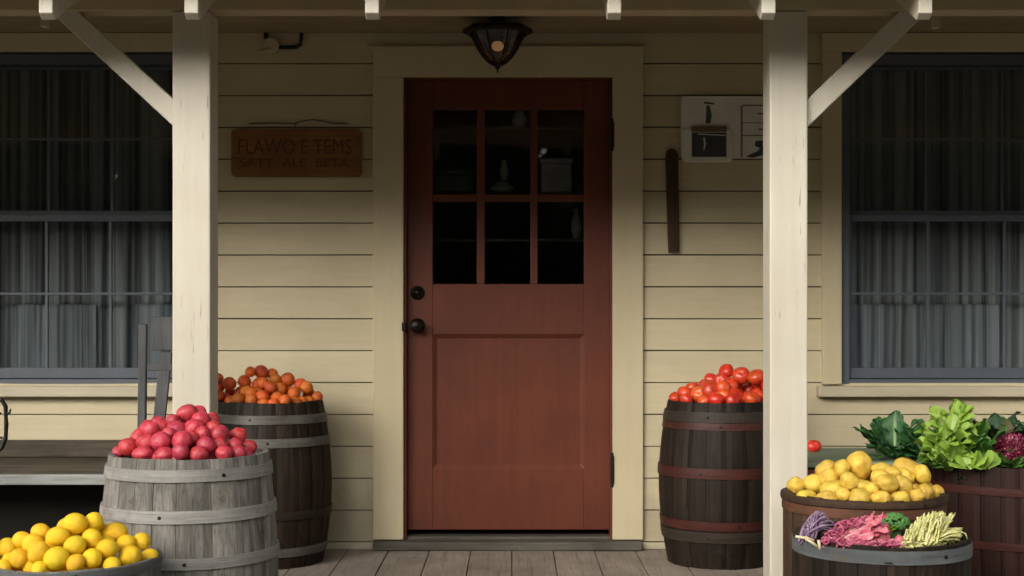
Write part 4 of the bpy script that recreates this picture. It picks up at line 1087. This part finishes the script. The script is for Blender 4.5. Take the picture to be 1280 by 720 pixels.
# ---- mixed greens tub
scx, scy, sz, sR = B['salad'][1]
M['purple'] = leafmat('purple_kale_strand', (.22, .13, .22), (.38, .27, .38), (.50, .42, .50), .5, .1, 40)
M['pink'] = leafmat('pink_chicory', (.56, .06, .13), (.80, .30, .32), (.92, .66, .60), .4, .2, 40)
M['pinkdeep'] = leafmat('deep_pink_curl', (.42, .04, .13), (.70, .22, .30), (.85, .5, .5), .4, .2, 30)
M['wax'] = leafmat('pale_yellow_strand', (.66, .64, .20), (.84, .82, .42), (.9, .9, .6), .45, .2, 40)
M['broc'] = leafmat('broccoli_green', (.045, .15, .035), (.11, .28, .06), (.3, .5, .12), .7, .1, 60)
M['stalk'] = plain('pale_cut_stalk', (.72, .60, .38), .5)
def strand_pts(a, b, lift, n, r_, wig):
    pts = []
    for i in range(n+1):
        t = i/n
        p = Vector(a).lerp(Vector(b), t); p.z += lift*math.sin(math.pi*min(1, t*1.0))
        w_ = wig*math.sin(math.pi*t)
        p += Vector((r_.uniform(-1, 1), r_.uniform(-1, 1), r_.uniform(-1, 1)))*w_
        pts.append(p)
    return pts
def sp(px_, py_, dd): return P(px_, py_, dd)
def finish(name, bm, mat, label, cat, c):
    o = mesh_obj(name, bm, mat, smooth=True); o.data.transform(Matrix.Translation(-Vector(c))); o.location = c
    return tag(o, label, cat)
sd0 = 3.80
# purple strands: fan from lower left rim up and over to the right
r_ = random.Random(11); bm = bmesh.new(); bm.verts.layers.float.new('rib')
for i in range(52):
    k = i/51
    dd = 3.70+r_.random()*.16
    a = sp(1000+r_.uniform(-3, 20), 676+r_.uniform(-2, 5), dd); b = sp(1006+34*k+r_.uniform(-4, 4), 654-14*math.sin(k*3.0)+r_.uniform(-3, 8)+12*abs(k-.5), dd+r_.uniform(-.02, .05))
    pts = strand_pts(a, b, .012+.010*r_.random(), 7, r_, .0012)
    if i % 4 == 0: e = pts[-1]; pts += [e+Vector((.006, 0, -.004)), e+Vector((.008, 0, -.014))]
    tube(bm, pts, [.0022+.0012*r_.random()]*len(pts), 6)
finish('purple_kale', bm, M['purple'], 'bunch of dusky purple stringy kale at the left of the mixed greens tub', 'kale', sp(1020, 678, sd0))
# pink chicory: broad folded leaves lying sideways and curly ribbons above
r_ = random.Random(12); bm = bmesh.new(); Lr = bm.verts.layers.float.new('rib')
for i in range(26):
    k = i/25
    base = sp(1040+r_.uniform(0, 16), 681-8*k+r_.uniform(-2, 2), 3.66+.10*k)
    leaf(bm, Lr, base, r_.uniform(-.35, .25), 1.22-.35*k+r_.uniform(-.1, .1), r_.uniform(.10, .15), r_.uniform(.010, .020), .16, r_.uniform(.2, .9), .7, 0, 300+i, .5, 6, 16, .45)
for i in range(6):
    base = sp(1098+r_.uniform(-4, 8), 682-4*r_.random(), 3.66+.03*i)
    leaf(bm, Lr, base, r_.uniform(-2.5, -.6), r_.uniform(.0, .7), .055, .018, .12, 1.0, .6, 0, 320+i, .5, 6, 10, .3)
finish('pink_chicory', bm, M['pink'], 'folded smooth pink chicory leaves in the middle of the mixed greens tub', 'chicory', sp(1070, 680, sd0))
bm = bmesh.new(); Lr = bm.verts.layers.float.new('rib')
for i in range(150):
    k = r_.random()
    cx_ = 1030+70*k; top = 674-26*math.sin(min(1, k*1.15+.1)*math.pi/2)**1.2+(10 if k > .85 else 0)
    dd = r_.uniform(3.70, 3.86)
    c = sp(cx_, top+r_.uniform(0, 16), dd)
    rad_ = r_.uniform(.006, .012); a0 = r_.random()*6.28; tl = r_.uniform(-1, 1)
    pts = [c+Vector((math.cos(a0+q*.75)*rad_, math.sin(a0+q*.75)*rad_*tl, math.sin(a0+q*.75)*rad_+q*.0008)) for q in range(7)]
    tube(bm, pts, [.0022, .003, .0034, .003, .0034, .003, .0018], 6)
for i in range(90):
    cx_ = 1026+100*r_.random(); e_ = (cx_-1101)/107; dd = 3.80-.215*math.sqrt(max(.05, 1-e_*e_))+r_.uniform(.0, .06)
    c = sp(cx_, 0, dd); c.z = sz+r_.uniform(-.012, .010)
    rad_ = r_.uniform(.005, .010); a0 = r_.random()*6.28; tl = r_.uniform(-1, 1)
    tube(bm, [c+Vector((math.cos(a0+q*.75)*rad_*1.3, math.sin(a0+q*.75)*rad_*tl, math.sin(a0+q*.75)*rad_)) for q in range(7)], [.0018, .0028, .0032, .003, .0032, .0026, .0016], 6)
finish('curly_chicory', bm, M['pinkdeep'], 'heap of small deep pink curls behind the smooth pink leaves', 'chicory', sp(1065, 672, sd0))
bm = bmesh.new(); bmesh.ops.create_icosphere(bm, subdivisions=3, radius=1, matrix=Matrix.Translation(sp(1124, 676, 3.63)) @ Matrix.Diagonal((.0115, .011, .0165, 1)))
for v in bm.verts: v.co += Vector((1, 0, 0))*.003*noise.noise(v.co*80)
bm.verts.layers.float.new('rib')
finish('radish', bm, M['pink'], 'small oval pink radish between the chicory and the pale yellow strands', 'radish', sp(1124, 676, 3.63))
# broccoli
bm = bmesh.new(); bm.verts.layers.float.new('rib')
bc = sp(1118, 655, 3.86)
for i in range(170):
    a = r_.random()*6.28; u = r_.uniform(-.3, 1); s_ = math.sqrt(1-u*u)
    p = bc+Vector((math.cos(a)*s_*.040, math.sin(a)*s_*.036, u*.027))
    bmesh.ops.create_icosphere(bm, subdivisions=1, radius=r_.uniform(.0045, .008), matrix=Matrix.Translation(p))
for v in bm.verts: v.co += Vector((noise.noise(v.co*300), noise.noise(v.co*300+Vector((9, 0, 0))), noise.noise(v.co*300+Vector((0, 9, 0)))))*.003
tube(bm, [bc+Vector((0, 0, -.07)), bc+Vector((0, 0, 0))], [.014, .022], 10)
finish('broccoli', bm, M['broc'], 'small green broccoli head at the back of the mixed greens tub', 'broccoli', bc)
bm = bmesh.new(); Lr = bm.verts.layers.float.new('rib'); b8 = sp(1104, 665, 3.82)
for i in range(5): leaf(bm, Lr, b8, -1.5+(i-2)*.7, .5+.1*i, .045, .018, .1, .8, .4, 0, 400+i, .6, 5, 8)
finish('lettuce_sprig', bm, M['lt_leaf'], 'bright green leaf tuft just left of the broccoli head', 'lettuce', b8)
# pale yellow strands
r_ = random.Random(14); bm = bmesh.new(); bm.verts.layers.float.new('rib')
for i in range(250):
    k = r_.random(); dd = r_.uniform(3.64, 3.88)
    if i < 175:
        a = sp(1130+44*k+r_.uniform(-5, 5), 684-3*k+r_.uniform(-9, 3), dd-.03)
        b = sp(1136+56*k+r_.uniform(-6, 6), 670-31*math.sin(min(1, .08+k*1.15)*math.pi*.62)+r_.uniform(-1, 10), dd+.02)
    else:
        a = sp(1160+r_.uniform(-6, 8), 682+r_.uniform(-4, 1), dd-.03)
        b = sp(1194+r_.uniform(-10, 10), 668+r_.uniform(-9, 9), dd-.01)
    n_ = 9
    pts = strand_pts(a, b, .004+.008*r_.random(), n_, r_, .0024)
    rr0 = r_.uniform(.0012, .0034)
    tube(bm, pts, [rr0*r_.uniform(.75, 1.25) for _ in range(n_-1)]+[rr0*1.3, rr0*.6], 6)
    if i % 3 == 0:
        bmesh.ops.create_icosphere(bm, subdivisions=1, radius=r_.uniform(.002, .0038), matrix=Matrix.Translation(pts[-1] if i % 2 else pts[0]))
for i in range(80):
    cx_ = 1126+70*r_.random(); e_ = (cx_-1101)/107; dd = 3.80-.215*math.sqrt(max(.05, 1-e_*e_))+r_.uniform(.0, .06)
    c = sp(cx_, 0, dd); c.z = sz+r_.uniform(-.012, .008); v = Vector((r_.uniform(-1, 1), r_.uniform(-.5, .5), r_.uniform(-.3, .9))).normalized()*r_.uniform(.008, .018)
    tube(bm, strand_pts(c-v, c+v, .003, 5, r_, .0015), [r_.uniform(.0018, .0034)]*6, 6)
pts = [sp(1190, 668, 3.72), sp(1200, 664, 3.71), sp(1207, 667, 3.70), sp(1209, 674, 3.70)]; tube(bm, pts, .002, 6)
finish('wax_beans', bm, M['wax'], 'fanned heap of pale yellow stringy pods at the right of the mixed greens tub', 'beans', sp(1165, 680, sd0))
# loose pale bits along the rim
for i, (px_, py_, ln_, ag, lab) in enumerate(((1015, 679, 10, 35, 'pale cut stalk lying aslant below the purple kale'), (1024, 681, 6, 80, 'short stubby pale stalk upright on the left rim'), (1006, 673, 12, 12, 'long pale stalk lying on the far left rim'), (1090, 684, 9, -15, 'pale cut stalk at the front middle of the rim'), (1075, 685, 6, 60, 'tiny green tipped stalk at the front middle of the rim'))):
    dd = 3.585+.0*(i) if px_ > 1020 else 3.64
    c = sp(px_, py_, dd+.03); a = R(ag); v = Vector((math.cos(a), 0, -math.sin(a)))*ln_*dd/F/1.0
    bm = bmesh.new(); tube(bm, [c-v, c+v*.2+Vector((0, 0, .002)), c+v], [.0035, .0042, .0036], 8)
    finish('cut_stalk', bm, M['stalk'], lab, 'stalk', c)
# dark bed of leaves under the mixed greens
bm = bmesh.new(); Lr = bm.verts.layers.float.new('rib')
for i in range(120):
    a = r_.random()*6.28; q = sR*.88*math.sqrt(r_.random())
    leaf(bm, Lr, (scx+q*math.cos(a), scy+q*math.sin(a), sz-.05), r_.random()*6.28, r_.uniform(.7, 1.4), r_.uniform(.04, .07), .02, .12, .4, .3, 0, i, .6, 3, 6)
tag(mesh_obj('salad_leaves', bm, M['vdk_leaf'], smooth=True), 'dark leaves bedding the produce in the mixed greens tub', 'leaves', kind='stuff')

# ------------------------------------------------------------------ unseen trees added behind the viewer to block low sky and darken the glass
M['bark'] = plain('bark', (.08, .06, .045), .9)
M['crown'] = plain('tree_foliage', (.085, .115, .045), .7, 0, .5, 2, 0)
def tree_mesh(seed, h):
    r_ = random.Random(seed)
    bt = bmesh.new(); tube(bt, [(0,0,0), (.1,0,h*.3), (0,.1,h*.6), (.1,.1,h*.85)], [.30, .22, .14, .04], 8)
    tips = []
    for i in range(12):
        a = r_.random()*6.28; z0 = h*r_.uniform(.2, .7); l = h*r_.uniform(.2, .36)
        p1 = (math.cos(a)*l, math.sin(a)*l, z0+l*.6); tips.append(p1); tube(bt, [(0,0,z0), (p1[0]*.5, p1[1]*.5, z0+l*.35), p1], [.10, .06, .02], 6)
    bc_ = bmesh.new()
    cl = [Vector((r_.gauss(0, h*.19), r_.gauss(0, h*.19), h*r_.uniform(.06, .9))) for _ in range(110)]+[Vector(t) for t in tips]
    for c in cl:
        cr_ = h*r_.uniform(.08, .13)
        for q in range(75):
            n_ = Vector((r_.gauss(0, 1), r_.gauss(0, 1), r_.gauss(0, 1))).normalized(); p = c+n_*cr_*r_.random()**.4
            u = Vector((r_.gauss(0, 1), r_.gauss(0, 1), r_.gauss(0, 1))).normalized(); v_ = u.cross(n_)
            if v_.length < .1: continue
            v_.normalize(); s_ = r_.uniform(.12, .24)
            bc_.faces.new([bc_.verts.new(p+u*s_), bc_.verts.new(p+v_*s_*.6), bc_.verts.new(p-u*s_), bc_.verts.new(p-v_*s_*.6)])
    return bt, bc_
bt, bc_ = tree_mesh(1, 9.5)
t0 = empty('blocker_tree', (0, -34, GZ)); mesh_obj('trunk', bt, M['bark'], t0); mesh_obj('crown', bc_, M['crown'], t0)
tx = random.Random(2)
for i in range(24):
    if i == 0: o = t0
    else:
        o = t0.copy(); C.objects.link(o)
        for chd in list(t0.children):
            c2 = chd.copy(); C.objects.link(c2); c2.parent = o
    o.location = ((-32+6.0*i+tx.uniform(-1, 1), -33+tx.uniform(-2, 2), GZ) if i < 12 else (-39+6.4*(i-12)+tx.uniform(-1, 1), -42+tx.uniform(-2, 2), GZ)); o.rotation_euler = (0, 0, tx.random()*6.28); s_ = tx.uniform(1.05, 1.35); o.scale = (s_, s_, s_)
    tag(o, 'unseen leafy blocker added behind the viewer to darken the window glass', 'blocker_tree', 'added sky blocking trees')

M['blocker_hill'] = plain('blocker_hill_green', (.03, .045, .018), .95, 0, .4, .3, 0)  # unseen ridge added to close the sky gaps mirrored in the glass
bm = bmesh.new(); g = []
for i in range(61):
    xx = -150+5*i; hh = 15+4*noise.noise(Vector((xx*.03, 3, 0)))
    g.append([bm.verts.new((xx, -75-10*j, GZ+.05+hh*math.sin(j/6*math.pi)*(1+.06*noise.noise(Vector((xx*.3, j, 0)))))) for j in range(7)])
for a, b in zip(g, g[1:]):
    for j in range(6): bm.faces.new((a[j], b[j], b[j+1], a[j+1]))
tag(mesh_obj('blocker_hill', bm, M['blocker_hill'], smooth=True), kind='structure')
